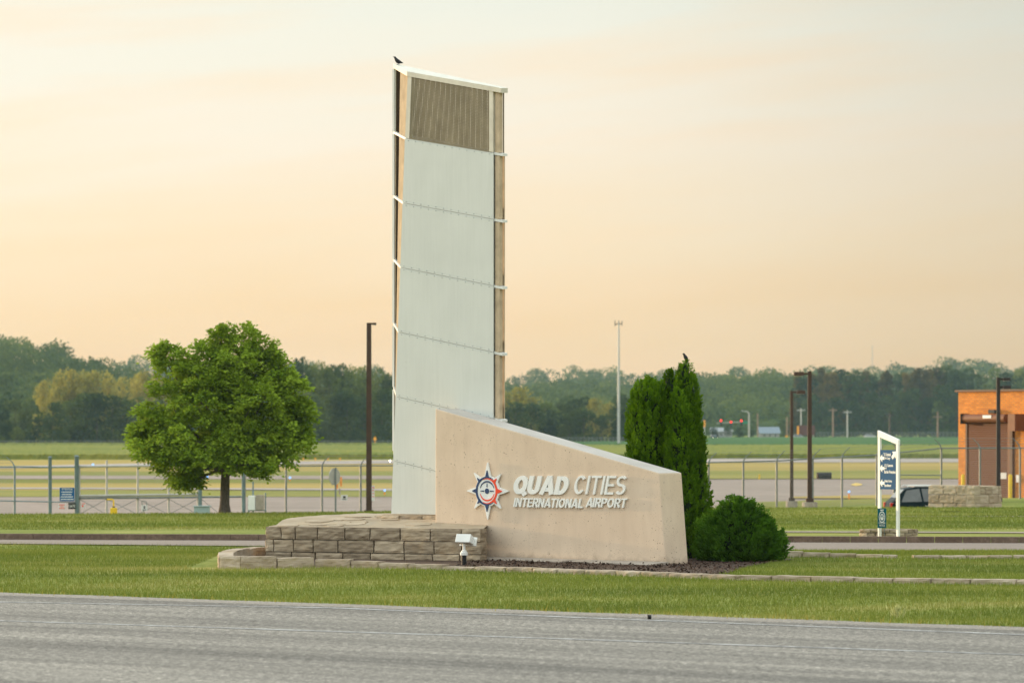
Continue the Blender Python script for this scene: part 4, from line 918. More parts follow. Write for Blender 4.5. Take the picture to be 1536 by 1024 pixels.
# transformer box, cabinet
tp_ = P(303, 772, FY-3); MBt = MB().box((tp_.x, tp_.y, tp_.z+.05), (.72, .5, .65), top=(.94, .9)); o = thing('utility_box', (tp_.x, tp_.y, tp_.z-.25), 'low pale blue utility box at the foot of the gate post', 'utility box'); MBt.build('cabinet', 'box_blue', o, bevel=.02); MB().box((tp_.x, tp_.y, tp_.z+.395), (.76, .54, .04)).build('lid', 'box_blue', o)
cb = P(384, 771, FY-2); cab = thing('control_cabinet', (cb.x, cb.y, cb.z-.2), 'white and brown control cabinet on a steel stand right of the tree trunk', 'cabinet')
kc = K(FY-2); zc_ = lambda py: CH-(py-HY)/kc
MB().box(((378-CX)/kc, cb.y, (zc_(743)+zc_(764.5))/2), (10.5/kc, .35, 21.5/kc)).build('white_cabinet', 'paint_white', cab, bevel=.01); MB().box(((390-CX)/kc, cb.y-.03, (zc_(742)+zc_(764))/2), (11.5/kc, .4, 22/kc)).build('brown_cabinet', 'concrete_plain', cab, bevel=.01)
for px, top in ((379, 722), (397.5, 739), (372.5, 745)): MB().tube([((px-CX)/kc, cb.y+.25, cb.z-.2), ((px-CX)/kc, cb.y+.25, zc_(top))], .035, 8).build('stand_post', 'galv_blue', cab, True)
MB().tube([((372-CX)/kc, cb.y+.22, zc_(765)), ((398-CX)/kc, cb.y+.22, zc_(765))], .03, 6).build('stand_rail', 'galv_blue', cab, True)
# stop sign seen from behind
sY = FY-4; ks = K(sY); st = thing('stop_sign', (BX(502, sY), sY, float(zg(BX(502, sY), sY))), 'pale back of an octagonal road sign on a thin post', 'road sign')
ctr = P(502, 714.5, sY); oc = []; ca_ = math.cos(R(52)); sa_ = math.sin(R(52))
ring = lambda d: [ctr+Vector((ca_*.40*math.cos(R(22.5+45*i))+sa_*d, sa_*.40*math.cos(R(22.5+45*i))-ca_*d, .40*math.sin(R(22.5+45*i)))) for i in range(8)]
MB().hexa(ring(0), ring(-.02)).build('sign_plate', 'galv_light', st); MB().box((BX(502.3, sY)+.035, sY-.045, (P(0, 701, sY).z+float(zg(-8, sY)))/2-.1), (.075, .05, P(0, 701, sY).z-float(zg(-8, sY))+.2)).build('post', 'galv', st)
mk = P(508.5, 735, 210); om = thing('orange_marker', mk, 'orange two legged marker behind the octagonal sign', 'marker'); k2 = K(210)
for dx in (-3, 3): MB().box(mk+Vector((dx/k2, 0, (735-726+ (4 if dx > 0 else 0))/k2)), (3/k2, .05, 14/k2)).build('marker_leg', 'orange', om)
MB().box(mk+Vector((1/k2, .05, -2/k2)), (2.2/k2, .05, 9/k2)).build('stake', 'concrete_plain', om)
# ------------------------------------------------------------------ lamp posts
def lamp_post(px, top, base, Y, w, arm, label, mat, head_px, conc=None, taper=.8):
    k = K(Y); x = BX(px, Y); zt = CH-(top-HY)/k; zb = CH-(base-HY)/k; root = thing('lamp_post', (x, Y, zb), label, 'lamp post'); r = w/2/k
    MB().hexa([(x-r, Y-r, zb), (x+r, Y-r, zb), (x+r, Y+r, zb), (x-r, Y+r, zb)], [(x-r*taper, Y-r*taper, zt), (x+r*taper, Y-r*taper, zt), (x+r*taper, Y+r*taper, zt), (x-r*taper, Y+r*taper, zt)]).build('pole', mat, root)
    MB().box((x, Y, zb+.08), (r*3.4, r*3.4, .16)).build('base_cover', mat, root, bevel=.02)
    if conc: MB().tube([(x, Y, zb-conc), (x, Y, zb)], .32 if w > 6 else .28, 16).build('concrete_base', 'concrete_plain', root)
    for (a, b, hh, yc) in head_px:
        za = CH-(yc-HY)/k; xa, xb = (a-CX)/k, (b-CX)/k; sgn = 1 if xb > x else -1; near_, far_ = (xa, xb) if sgn > 0 else (xb, xa); near_ = x+sgn*r*.7
        h_ = hh/k; arm_l = abs(far_-near_)*.3
        MB().box(((near_+near_+sgn*arm_l)/2, Y, za), (arm_l, .08, .08)).build('arm', mat, root)
        hb = MB().box((near_+sgn*(arm_l+abs(far_-near_))/2, Y, za), (abs(far_-near_)-arm_l, .36, h_), top=(.94, .94)).build('lamp_head', mat, root, bevel=.01)
        MB().box((near_+sgn*(arm_l+abs(far_-near_))/2, Y, za-h_/2-.006), ((abs(far_-near_)-arm_l)*.8, .26, .02)).build('lens', 'galv_light', hb)
    return root
lp = lamp_post(553.5, 484, 770, 160, 8.5, 1, 'tall dark brown lamp post between the round tree and the tower', 'bronze', [(557, 564.5, 3, 485.5)])
board('pole_notice', 557.5, 562, 728, 750.5, 159.7, 'notice', 'long white paper notice fixed to the brown lamp post', 'notice', [(None, .15, .85, .1, .16), (None, .15, .85, .3, .34), (None, .15, .85, .5, .54), (None, .15, .85, .7, .74)], 'red')
lamp_post(1187.5, 586, 751, 172, 5.2, 1, 'shorter dark lamp post left of its taller neighbour, head to the right', 'bronze', [(1190, 1208, 5, 588)], .8)
lamp_post(1214.5, 556.5, 752.5, 150, 6.8, -1, 'taller dark lamp post with its head to the left, right of a shorter post', 'bronze', [(1190.5, 1212, 6, 560.5)], 1.0)
lamp_post(1497.5, 566, 752, 158, 6.4, 1, 'dark lamp post in front of the brick building', 'dark_bronze', [(1500, 1515, 4.5, 568.5), (1500, 1516, 5, 580.5)])
# ------------------------------------------------------------------ wayfinding sign across the drive
WY = 97.0; kw_ = K(WY); wf0 = P(1321.5, 797, WY+.6); WF = Frame((wf0.x, wf0.y+.5, 0), 58)
u0, zb0 = WF.uz(1318, 797); way = thing('direction_sign', WF.pt(.6, 0, -.35), 'white slant topped post frame holding a blue direction panel', 'direction sign')
def wpost(pa, pb, yt, nm='post'):
    a, _ = WF.uz(pa, 700); b, _ = WF.uz(pb, 700); w_ = .10; zt = WF.uz((pa+pb)/2, yt)[1]; m = (a+b)/2
    return m, zt, WF.blk(MB(), m-w_/2, m+w_/2, -.03, .03, -.45, zt).build(nm, 'paint_white', way, bevel=.008)
m0, zt0, _ = wpost(1316.5, 1322.5, 653); m1, zt1, _ = wpost(1344, 1350, 664)
zA, zB = WF.uz(1319, 644)[1], WF.uz(1348, 659)[1]; bm_ = MB(); w2 = .053
bm_.hexa([WF.pt(m0-w2, .033, zA-.19), WF.pt(m1+w2, .033, zB-.15), WF.pt(m1+w2, -.033, zB-.15), WF.pt(m0-w2, -.033, zA-.19)], [WF.pt(m0-w2, .033, zA-.02), WF.pt(m1+w2, .033, zB), WF.pt(m1+w2, -.033, zB), WF.pt(m0-w2, -.033, zA-.02)]); bm_.build('top_beam', 'paint_white', way, bevel=.008)
pz1 = WF.uz(1333, 674.5)[1]; pz0 = WF.uz(1333, 733.5)[1]; pu0, pu1 = m0+.052, m1-.052
WF.blk(MB(), pu0, pu1, -.02, .02, pz0, pz1).build('panel', 'sign_blue', way)
def ptext(body, fu0, fu1, fz0, fz1):
    vs, fs = text_geo(body, offset=.012); vs = fit(vs, (pu1-pu0)*(fu1-fu0), (pz1-pz0)*(fz1-fz0)); mx_ = max(v.z for v in vs)
    link('lettering', [WF.pt(lerp(pu0, pu1, fu0)+v.x, .021+(.004 if v.z > mx_-.01 else 0), lerp(pz0, pz1, fz0)+v.y) for v in vs], fs, 'letter_white', way)
for b, a, c, z0_, z1_ in (('To Terminal', .22, .66, .845, .925), ('Air Cargo', .28, .63, .745, .825), ('U.S. Customs', .26, .80, .575, .645), ('and', .26, .40, .515, .565), ('Border Protection', .26, .96, .405, .485), ('Global Entry', .26, .74, .165, .24), ('Enrollment', .28, .68, .065, .135)): ptext(b, a, c, z0_, z1_)
def parrow(fu, fz, sz, ang, nm='arrow'):
    pts = [(-.5, 0), (0, .42), (0, .16), (.42, .16), (.42, -.16), (0, -.16), (0, -.42)]; ca, sa = math.cos(ang), math.sin(ang); n = len(pts); mb = MB()
    q = [(lerp(pu0, pu1, fu)+sz*(x*ca-y*sa), lerp(pz0, pz1, fz)+sz*1.15*(x*sa+y*ca)) for x, y in pts]; mb.hexa([WF.pt(a, .019, z) for a, z in q], [WF.pt(a, .026, z) for a, z in q]); mb.build(nm, 'letter_white', way)
for fz in (.79, .53, .155): parrow(.13, fz, .22, 0)
parrow(.86, .87, .26, math.pi*1.25-math.pi*.02, 'plane_symbol')
board('yard_sign', 1316.5, 1329.5, 762, 791.5, WF.pt(m0, .3, 0).y-.25, 'teal', 'small teal yard sign with a round emblem leaning on the left white post', 'yard sign', [('CIVIL AIR', .12, .88, .70, .79), ('PATROL', .2, .85, .82, .92), (None, .3, .7, .06, .11)])
ys, = [o for o in COL.objects if o.name == 'yard_sign']; em = MB(); yc = P(1323, 775, WF.pt(m0, .3, 0).y-.262); kq = K(yc.y)
for r0, r1 in ((.135, .112), (.075, .05)):
    n = 28; V_ = [yc+Vector((r*.62*math.cos(2*math.pi*i/n), -.002, r*1.15*math.sin(2*math.pi*i/n))) for r in (r0, r1) for i in range(n)]; em.add(V_, [(i, (i+1) % n, n+(i+1) % n, n+i) for i in range(n)])
em.add([yc+Vector((x, -.002, z)) for x, z in ((-.02, -.05), (.02, -.05), (.0, .05))], [(0, 1, 2)]); em.build('emblem', 'letter_white', ys)
for dx in (-.07, .07): MB().tube([yc+Vector((dx, .02, -.25)), yc+Vector((dx, .02, -.55))], .008, 5).build('stake', 'galv', ys)
# its low round stone base
sb_ = thing('footing_ring', P(1333, 801, WY), 'low rough stone ring at the foot of the white direction sign', 'stone base'); cbx = P(1333, 803, 98.6); zb_ = -.45
for c_ in range(2):
    mb = MB(); n = 18
    for i in range(n):
        a0, a1 = 2*math.pi*i/n+c_*.15, 2*math.pi*(i+1)/n+c_*.15; A = Vector((cbx.x+.80*math.cos(a0), cbx.y+.45*math.sin(a0), 0)); B_ = Vector((cbx.x+.80*math.cos(a1), cbx.y+.45*math.sin(a1), 0)); d = (B_-A); L = d.length; d.normalize()
        stone_block(mb, A+Vector((0, 0, zb_+c_*.1)), d, Vector((0, 0, 1)), Vector((-d.y, d.x, 0)), L, .10, .2)
    mb.build('stone_ring', 'stone', sb_)
MB().tube([cbx+Vector((0, 0, 0)), cbx], .01).f; 
pv = [Vector((cbx.x+.72*math.cos(2*math.pi*i/24), cbx.y+.38*math.sin(2*math.pi*i/24), zb_+.185)) for i in range(24)]; link('gravel_fill', pv, [tuple(range(24))], 'gravel', sb_)
# ------------------------------------------------------------------ far stone wall with two faces
SY = 141.0; c0 = P(1462, 762, SY-1); sw = thing('stone_wall', (c0.x, c0.y, c0.z), 'pale weathered stone block wall beside the parked dark car', 'stone wall'); g0 = float(zg(c0.x, c0.y))-.02
A_ = P(1392.5, 762, SY+.4); B_ = P(1503, 762, SY+.6)
for v in (A_, B_, c0): v.z = g0
coursed(A_, c0, [.34, .34, .36], [[.7, .6, .5], [.5, .7, .6]], 'block_course', 'far_stone', sw, .4, 0.0); coursed(c0, B_, [.33, .35, .33], [[.45, .6], [1.1], [.45, .4, .5]], 'block_course', 'far_stone', sw, .4, 0.0, .012)
tops = [A_+Vector((.05, .05, 1.03)), c0+Vector((0, .06, 1.0)), B_+Vector((-.05, .05, .98)), Vector((B_.x-.2, B_.y+1.2, g0+1.0)), Vector((A_.x+.3, A_.y+1.2, g0+1.05))]; link('wall_top', tops, [tuple(range(5))], 'far_stone', sw)
MB().box((B_.x+.25, B_.y+.1, g0+.05), (.5, .5, .16)).build('foot_stone', 'far_stone', sw, bevel=.03)
# ------------------------------------------------------------------ cars
def car(name, org, deg, paint, label, cat, L=4.65, W=.92, detail=True, head=False):
    root = thing(name, org, label, cat); F_ = Frame(org, deg); z0 = org[2]
    S = [(0, .48, .80, .84, .86, .80), (.07, .36, .98, 1.06, .90, .80), (.22, .34, 1.02, 1.18, .92, .76), (.62, .30, 1.02, 1.60, .92, .70), (1.1, .30, 1.01, 1.68, .92, .69), (2.3, .30, .99, 1.68, .92, .69), (2.75, .30, .98, 1.60, .92, .69), (3.45, .30, .97, 1.06, .92, .72), (3.6, .3, .95, 1.0, .92, .74), (4.3, .32, .86, .90, .90, .76), (4.58, .40, .74, .78, .84, .72), (4.65, .5, .66, .68, .78, .70)]
    f = L/4.65; vs = []; fs = []
    for (x, zb, zl, zr, wb, wr) in S:
        for (w, z) in ((-wb*.93, zb), (-wb, zb+.18), (-wb, zl), (-wr, zr-.03), (-wr*.9, zr), (wr*.9, zr), (wr, zr-.03), (wb, zl), (wb, zb+.18), (wb*.93, zb)): vs.append(F_.pt(x*f, -w*W/.92, z0+z))
    n = 10
    for i in range(len(S)-1):
        for j in range(n): fs.append((i*n+j, i*n+(j+1) % n, (i+1)*n+(j+1) % n, (i+1)*n+j))
    fs += [tuple(range(n)), tuple(range((len(S)-1)*n, len(S)*n))[::-1]]
    mb = MB(); mb.add(vs, fs); body = mb.build('body', paint, root, True)
    def sw_(x): 
        xs = [s[0] for s in S]; g = lambda k: float(np.interp(x, xs, [s[k] for s in S])); return g(2), g(3)-.03, g(4), g(5)
    for side in (-1, 1):
        for (xa, xb, xc, xd) in ((.42, 1.28, 1.20, .66), (1.36, 2.22, 2.14, 1.28), (2.30, 3.16, 2.72, 2.22)):
            q = []
            for x, fz in ((xa, .10), (xb, .10), (xc, .92), (xd, .92)):
                zl, zr, wb, wr = sw_(x); q.append(F_.pt(x*f, side*(lerp(wb, wr, fz)+.012)*W/.92, z0+lerp(zl, zr, fz)))
            link('window', q, [(0, 1, 2, 3)], 'glass_dark', root)
        for x in (.85, 3.72):
            wc = F_.pt(x*f, side*.90*W/.92, z0+.34); ax = F_.n*side; t = MB().tube([wc-ax*.22, wc-ax*.01, wc+ax*.03, wc+ax*.04], [.34, .34, .33, .26], 20).build('wheel', 'rubber', root, True)
            MB().tube([wc+ax*.035, wc+ax*.052, wc+ax*.056], [.22, .21, .06], 16).build('rim', 'silver', t)
        MB().box(F_.pt(.06*f, side*.78, z0+.90), (.16, .22, .24), -R(deg)).build('tail_light', 'tail_red', root, bevel=.02)
        MB().box(F_.pt(.02*f, side*.78, z0+.70), (.08, .22, .07), -R(deg)).build('reflector', 'orange', root)
        MB().box(F_.pt(4.55*f, side*.66, z0+.66), (.14, .3, .14), -R(deg)).build('headlight', 'headlight' if head else 'silver', root, bevel=.02)
        if detail:
            MB().box(F_.pt(2.86*f, side*1.02, z0+1.04), (.14, .2, .14), -R(deg)).build('mirror', paint, root, bevel=.03)
            for x in (1.5, 2.5): MB().box(F_.pt(x*f, side*.935, z0+.90), (.2, .02, .03), -R(deg)).build('door_handle', 'silver', root)
            MB().tube([F_.pt(.7, side*.64, z0+1.68), F_.pt(.8, side*.64, z0+1.725), F_.pt(2.3, side*.64, z0+1.725), F_.pt(2.5, side*.64, z0+1.67)], .02, 6).build('roof_rail', 'paint_white', root, True)
    q = []
    for x, w, fz in ((.26, .74, .15), (.26, -.74, .15), (.58, -.66, .9), (.58, .66, .9)):
        zl, zr, wb, wr = sw_(x); q.append(F_.pt(x*f-.01, w, z0+sw_(x)[1]+.035))
    link('rear_window', q, [(0, 1, 2, 3)], 'glass_dark', root)
    q = [F_.pt(3.38*f, w, z0+1.13) for w in (.66, -.66)]+[F_.pt(2.82*f, w, z0+1.60) for w in (-.6, .6)]; link('windscreen', q, [(0, 1, 2, 3)], 'glass_dark', root)
    if detail: F_.blk(MB(), 1.0, 2.4, -.6, .6, z0+1.67, z0+1.70).build('roof_reflection', 'silver', root)  # pale slab imitating light reflected off the dark roof
    return root
cY = 148.5; cx_ = P(1331, 760, cY); car('parked_car', (cx_.x, cY, -1.52), -4, 'car_paint', 'dark blue green parked car half hidden behind the lawn crest', 'car')
# ------------------------------------------------------------------ brick building
BO = P(1437.5, 752, 177); BF = Frame(BO, 58); bz = float(zg(BO.x, BO.y))-.3; bld = thing('brick_building', (BO.x, BO.y, bz), 'orange brick building with a brown roller door at the right edge', 'building')
zr_ = BF.uz(1437.5, 588)[1]; UW = 11.0
bw = BF.blk(MB(), 0, UW, -9, 0, bz, zr_).build('wall', 'brick', bld)
uvl = bw.data.uv_layers.new(name='UVMap')
for p in bw.data.polygons:
    for li in p.loop_indices:
        co = bw.data.vertices[bw.data.loops[li].vertex_index].co; n_ = p.normal
        uvl.data[li].uv = ((co.dot(BF.u) if abs(n_.dot(BF.n)) > .5 else co.dot(BF.n)), co.z)
BF.blk(MB(), -.12, UW+.1, -9.1, .12, zr_+.003, zr_+.10).build('roof_edge', 'cap_brown', bld)
def bu(px, py, d=0): return BF.uz(px, py, d)
ud0, zd1 = bu(1452, 632, .03); ud1, _ = bu(1513, 632, .03); BF.blk(MB(), ud0, ud1, .003, .05, bz+.1, zd1).build('roller_door', 'shutter', bld)
BF.blk(MB(), ud0-.13, ud0-.003, .003, .09, bz+.1, zd1).build('door_guide', 'cap_brown', bld); BF.blk(MB(), ud1+.003, ud1+.22, .003, .10, bz+.1, zd1).build('door_guide', 'brown', bld)
BF.blk(MB(), ud1+.223, ud1+.42, .003, .16, bz+.1, zd1-.2).build('downpipe', 'cap_brown', bld)
uh0, zh = bu(1446, 627.5, .3); uh1 = ud1+.1; hood = MB().tube([BF.pt(uh0, .24, zh), BF.pt(uh1, .24, zh)], .21, 16).build('door_hood', 'brown', bld, True)
BF.blk(MB(), uh0-.05, uh0-.005, .003, .5, zh-.26, zh+.24).build('hood_bracket', 'dark', bld)
a_, z1_ = bu(1474, 622.5, .46); b_, z0_ = bu(1486.5, 627, .46); BF.blk(MB(), a_, b_, .452, .465, z0_, z1_).build('hood_sign', 'paint_white', bld)
a_, z1_ = bu(1513.5, 620.5, .55); b_, z0_ = bu(1524, 646, .55); BF.blk(MB(), a_, b_, .003, .62, z0_, z1_).build('box_hood', 'brown', bld)
a_, z1_ = bu(1500.5, 708.5, .06); b_, z0_ = bu(1509.5, 718, .06); BF.blk(MB(), a_, b_, .052, .06, z0_, z1_).build('door_notice', 'notice', bld)
a_, z1_ = bu(1483, 614, .3); b_, z0_ = bu(1493, 620, .3); wl = BF.blk(MB(), a_, b_, .003, .35, z0_, z1_).build('wall_lamp', 'dark', bld, bevel=.03)
a_, z1_ = bu(1522.5, 712, .1); BF.blk(MB(), a_+.1, a_+.3, .003, .12, z1_-.35, z1_).build('meter_box', 'notice', bld)
worldsheet('building_apron', [(14.5, 172.2), (40, 150), (40, 146), (24, 168)], 'kerb_pale', -1.0) if False else None
def bollard(px, top, base, Y, label):
    k = K(Y); x = BX(px, Y); zt, zb = CH-(top-HY)/k, CH-(base-HY)/k; o = MB().tube([(x, Y, zb), (x, Y, zt-.06), (x, Y, zt-.02), (x, Y, zt)], [.09*1.0, .09, .07, .02], 14).build('bollard', 'yellow', None, True, loc=(x, Y, zb)); tag(o, label, 'bollard', 'yellow bollards by the brick building')
bollard(1444.5, 711, 757, 173, 'yellow bollard at the left side of the roller door'); bollard(1515.5, 711, 750, 168, 'yellow bollard at the right side of the roller door')
# ------------------------------------------------------------------ airfield odds and ends
def A(px, py): 
    p = G(px, py, -1.5)
    for _ in range(4): p = G(px, py, float(zg(p.x, p.y)))
    return p
bb = A(1236, 718); kb_ = K(bb.y); mb = MB(); bx_ = thing('black_tank', bb, 'black drum shaped box standing on the airfield grass', 'tank')
mb.tube([bb+Vector((-11/kb_, 0, 4.8/kb_)), bb+Vector((11/kb_, 0, 4.8/kb_))], 5.4/kb_, 14); mb.build('drum', 'black', bx_); MB().box(bb+Vector((-9.8/kb_, -.2, 4.5/kb_)), (2/kb_, .5, 9/kb_)).build('end_plate', 'cap_brown', bx_)
for px in (-7, 7): MB().box(bb+Vector((px/kb_, 0, .1)), (.3, .8, .22)).build('foot', 'dark', bx_)
def light_stake(px, top, base, label, lens='taxi_blue', r=1.6, post='orange'):
    b = A(px, base); k = K(b.y); root = thing('taxi_light', b, label, 'taxiway light', 'airfield lights'); h = (base-top)/k
    MB().tube([b+Vector((0, 0, -.05)), b+Vector((0, 0, h-.1))], .05 if post == 'orange' else .03, 6).build('stake', post, root); rr = r/k
    MB().tube([b+Vector((0, 0, h-rr)), b+Vector((0, 0, h-rr*.4)), b+Vector((0, 0, h+rr*.4)), b+Vector((0, 0, h+rr))], [rr*.6, rr, rr, rr*.3], 8).build('lens', lens, root, True)
light_stake(435, 716, 722, 'blue taxiway light glowing right of the round tree'); light_stake(577, 735, 743, 'blue taxiway light glowing just left of the tower'); light_stake(1273.5, 737, 749, 'blue taxiway light on an orange stake in front of the right apron')
light_stake(139.5, 696.5, 700, 'faint blue light by the runway at the left'); light_stake(311, 715, 721, 'blue taxiway light below the round tree crown')
for px, l in ((455, 'leftmost of the orange runway edge markers right of the tree'), (473, 'second orange runway edge marker right of the tree'), (492, 'third orange runway edge marker, left of the lamp post'), (510, 'orange runway edge marker nearest the lamp post')): light_stake(px, 688, 690.5, l, 'amber', 1.5, 'dark')
light_stake(585, 691, 693, 'pale lit runway edge light at the tower edge', 'headlight', .9, 'dark')
ym = A(1285, 727.5); tag(sheet('apron_marking', [(1276, 727.5), (1284, 724.5), (1293, 726.5)], [(1276, 727.6), (1284, 729.5), (1293, 728)], 'yellow_paint', .05, n=6), kind='structure')
yb_ = A(1139, 719); MB_ = MB().box(yb_+Vector((0, 0, 4/K(yb_.y))), (2.4/K(yb_.y), .05, 8/K(yb_.y))); tag(MB_.build('marker_post', 'yellow', loc=yb_), 'thin yellow marker post on the grass right of the arborvitae', 'marker')
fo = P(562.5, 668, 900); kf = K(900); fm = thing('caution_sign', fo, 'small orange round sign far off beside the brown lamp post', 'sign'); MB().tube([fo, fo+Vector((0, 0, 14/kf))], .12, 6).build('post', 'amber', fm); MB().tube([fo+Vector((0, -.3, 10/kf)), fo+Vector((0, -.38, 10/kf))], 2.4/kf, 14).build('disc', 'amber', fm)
# tall mast
mY = 880; kmY = K(mY); mp = P(928, 664, mY); ms_ = thing('antenna_mast', mp, 'very tall thin pale mast with a small crosspiece at its top', 'mast'); zt = P(928, 483, mY).z
MB().tube([mp+Vector((0, 0, -.5)), mp+Vector((0, 0, (zt-mp.z)*.5)), (mp.x, mY, zt)], [.36, .30, .2], 8).build('mast_pole', 'pale_steel', ms_, True)
MB().tube([P(922, 486.5, mY), P(933.5, 485, mY)], .13, 6).build('crosspiece', 'dark_bronze', ms_)
for px, a, b in ((922.5, 480, 489), (933, 481, 488), (928, 480.5, 486)): MB().tube([P(px, b, mY), P(px, a, mY)], .1, 6).build('antenna', 'dark_bronze', ms_)
# ------------------------------------------------------------------ crossing far away
XY = 1250; kx = K(XY)
def X(px, py, dy=0): return P(px, py, XY+dy)
def wpole(px, top, base, mat, w, label, cross=None, dy=0):
    b = X(px, base, dy); root = thing('utility_pole', b, label, 'utility pole', 'poles along the far road'); MB().tube([b+Vector((0, 0, -1)), X(px, top, dy)], [w/kx, w*.75/kx], 8).build('pole', mat, root, True)
    if cross: 
        MB().box(X(px, top+cross, dy)+Vector((0, -.2, 0)), (13/kx, .25, .3)).build('crossarm', mat, root)
    return root
wpole(1136.5, 620, 659, 'grey_wood', 1.1, 'slim wooden pole just right of the traffic signals'); wpole(1180.5, 625, 659, 'grey_wood', 1.3, 'wooden pole with a yellow box at its foot')
wpole(1249.5, 612, 659, 'grey_wood', 1.4, 'utility pole with crossarm right of the tall lamp post', 3); wpole(1271, 615, 659, 'pale_steel', 1.1, 'paler utility pole left of the white direction sign', 3); wpole(1406.5, 617, 656, 'grey_wood', 1.3, 'brownish utility pole left of the brick building', 8); wpole(1334.5, 618, 657, 'bronze', 1.1, 'dark utility pole above the direction sign', 4); wpole(1201.5, 612, 640, 'pale_steel', 1.1, 'pale utility pole above the brown billboard', 3, 60)
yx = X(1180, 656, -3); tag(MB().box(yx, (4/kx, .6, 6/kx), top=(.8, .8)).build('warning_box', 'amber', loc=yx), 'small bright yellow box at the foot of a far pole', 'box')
sg = thing('signal_mast', X(1123.5, 658), 'grey traffic signal mast with a long arm and green street sign', 'traffic signal'); MB().tube([X(1123.5, 659), X(1123.5, 620), X(1121, 617), X(1112, 616)], [.3, .22, .15, .1], 8).build('mast', 'pale_steel', sg, True); MB().tube([X(1123.5, 632), X(1075, 634.5)], .13, 6).build('mast_arm', 'pale_steel', sg)
MB().box(X(1117.5, 633.3, -.6), (8.5/kx, .1, 3.6/kx)).build('street_sign', 'sig_green', sg)
for px, py in ((1081.5, 630.5), (1096.5, 632.5), (1112, 630.8)):
    hb = X(px, py+3, -.5); h_ = MB().box(hb, (.7, .4, 2.2)).build('signal_head', 'dark', sg); MB().tube([X(px, py, -.75), X(px, py, -.85)], .32, 12).build('red_lamp', 'sig_red', h_)
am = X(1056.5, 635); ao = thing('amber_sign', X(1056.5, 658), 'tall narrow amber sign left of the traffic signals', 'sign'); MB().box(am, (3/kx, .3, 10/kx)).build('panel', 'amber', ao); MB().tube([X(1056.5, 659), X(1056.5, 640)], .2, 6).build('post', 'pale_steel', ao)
hb_ = thing('roadside_board', X(1210, 657, 20), 'large brown roadside board on posts behind the lamp posts', 'billboard'); MB().box(X(1210, 645, 20), (25/kx, .5, 15/kx)).build('panel', 'board_brown', hb_)
for px in (1199, 1220): MB().box(X(px, 650, 21), (.4, .4, 16/kx)).build('leg', 'pale_steel', hb_)
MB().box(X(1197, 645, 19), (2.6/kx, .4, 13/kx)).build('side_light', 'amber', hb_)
def house(name, px0, px1, py_e, py_b, dep, wallm, roofm, rise, label, dy=60):
    a, b = X(px0, py_b, dy), X(px1, py_b, dy); ze = X(px0, py_e, dy).z; root = thing(name, a, label, 'building'); w = b.x-a.x; y0, y1 = a.y, a.y+dep
    MB().hexa([(a.x, y0, a.z-1), (b.x, y0, a.z-1), (b.x, y1, a.z-1), (a.x, y1, a.z-1)], [(a.x, y0, ze), (b.x, y0, ze), (b.x, y1, ze), (a.x, y1, ze)]).build('wall', wallm, root)
    ym_ = (y0+y1)/2; o_ = .5; vs = [(a.x-o_, y0-o_, ze+.05), (b.x+o_, y0-o_, ze+.05), (b.x+o_, y1+o_, ze+.05), (a.x-o_, y1+o_, ze+.05), (a.x-o_, ym_, ze+rise), (b.x+o_, ym_, ze+rise)]
    mb = MB(); mb.add(vs, [(0, 1, 5, 4), (2, 3, 4, 5), (0, 4, 3), (1, 2, 5), (0, 3, 2, 1)]); mb.build('roof', roofm, root)
    for i in range(3): MB().box((lerp(a.x, b.x, .2+.3*i), y0-.06, lerp(a.z, ze, .55)), (w*.1, .1, (ze-a.z)*.4)).build('window', 'glass_dark', root)
house('low_house', 1085, 1098, 647, 656, 9, 'wall_white', 'wall_white', .7, 'small white low building left of the far signal mast'); house('low_house', 1068, 1085, 647.5, 656, 10, 'wall_grey', 'wall_grey', 1.6, 'low grey building beyond the far road'); house('shed', 1141, 1169, 650, 656, 14, 'wall_white', 'roof_blue', 2.4, 'low shed with a pale blue roof beyond the far road', 40)
cz = X(1065.5, 659, -10); car('far_car', (cz.x+.8, cz.y, cz.z), 82, 'car_paint', 'oncoming car with both headlights lit on the far road', 'car', detail=False, head=True)
cz = X(1296, 658.2, 15); car('far_car', (cz.x, cz.y, cz.z), 0, 'silver', 'silver car far off left of the direction sign', 'car', detail=False)
cz = X(1189, 658.5, 15); car('far_car', (cz.x, cz.y, cz.z), 0, 'wall_grey', 'pale grey car far off between the two lamp posts', 'car', detail=False)
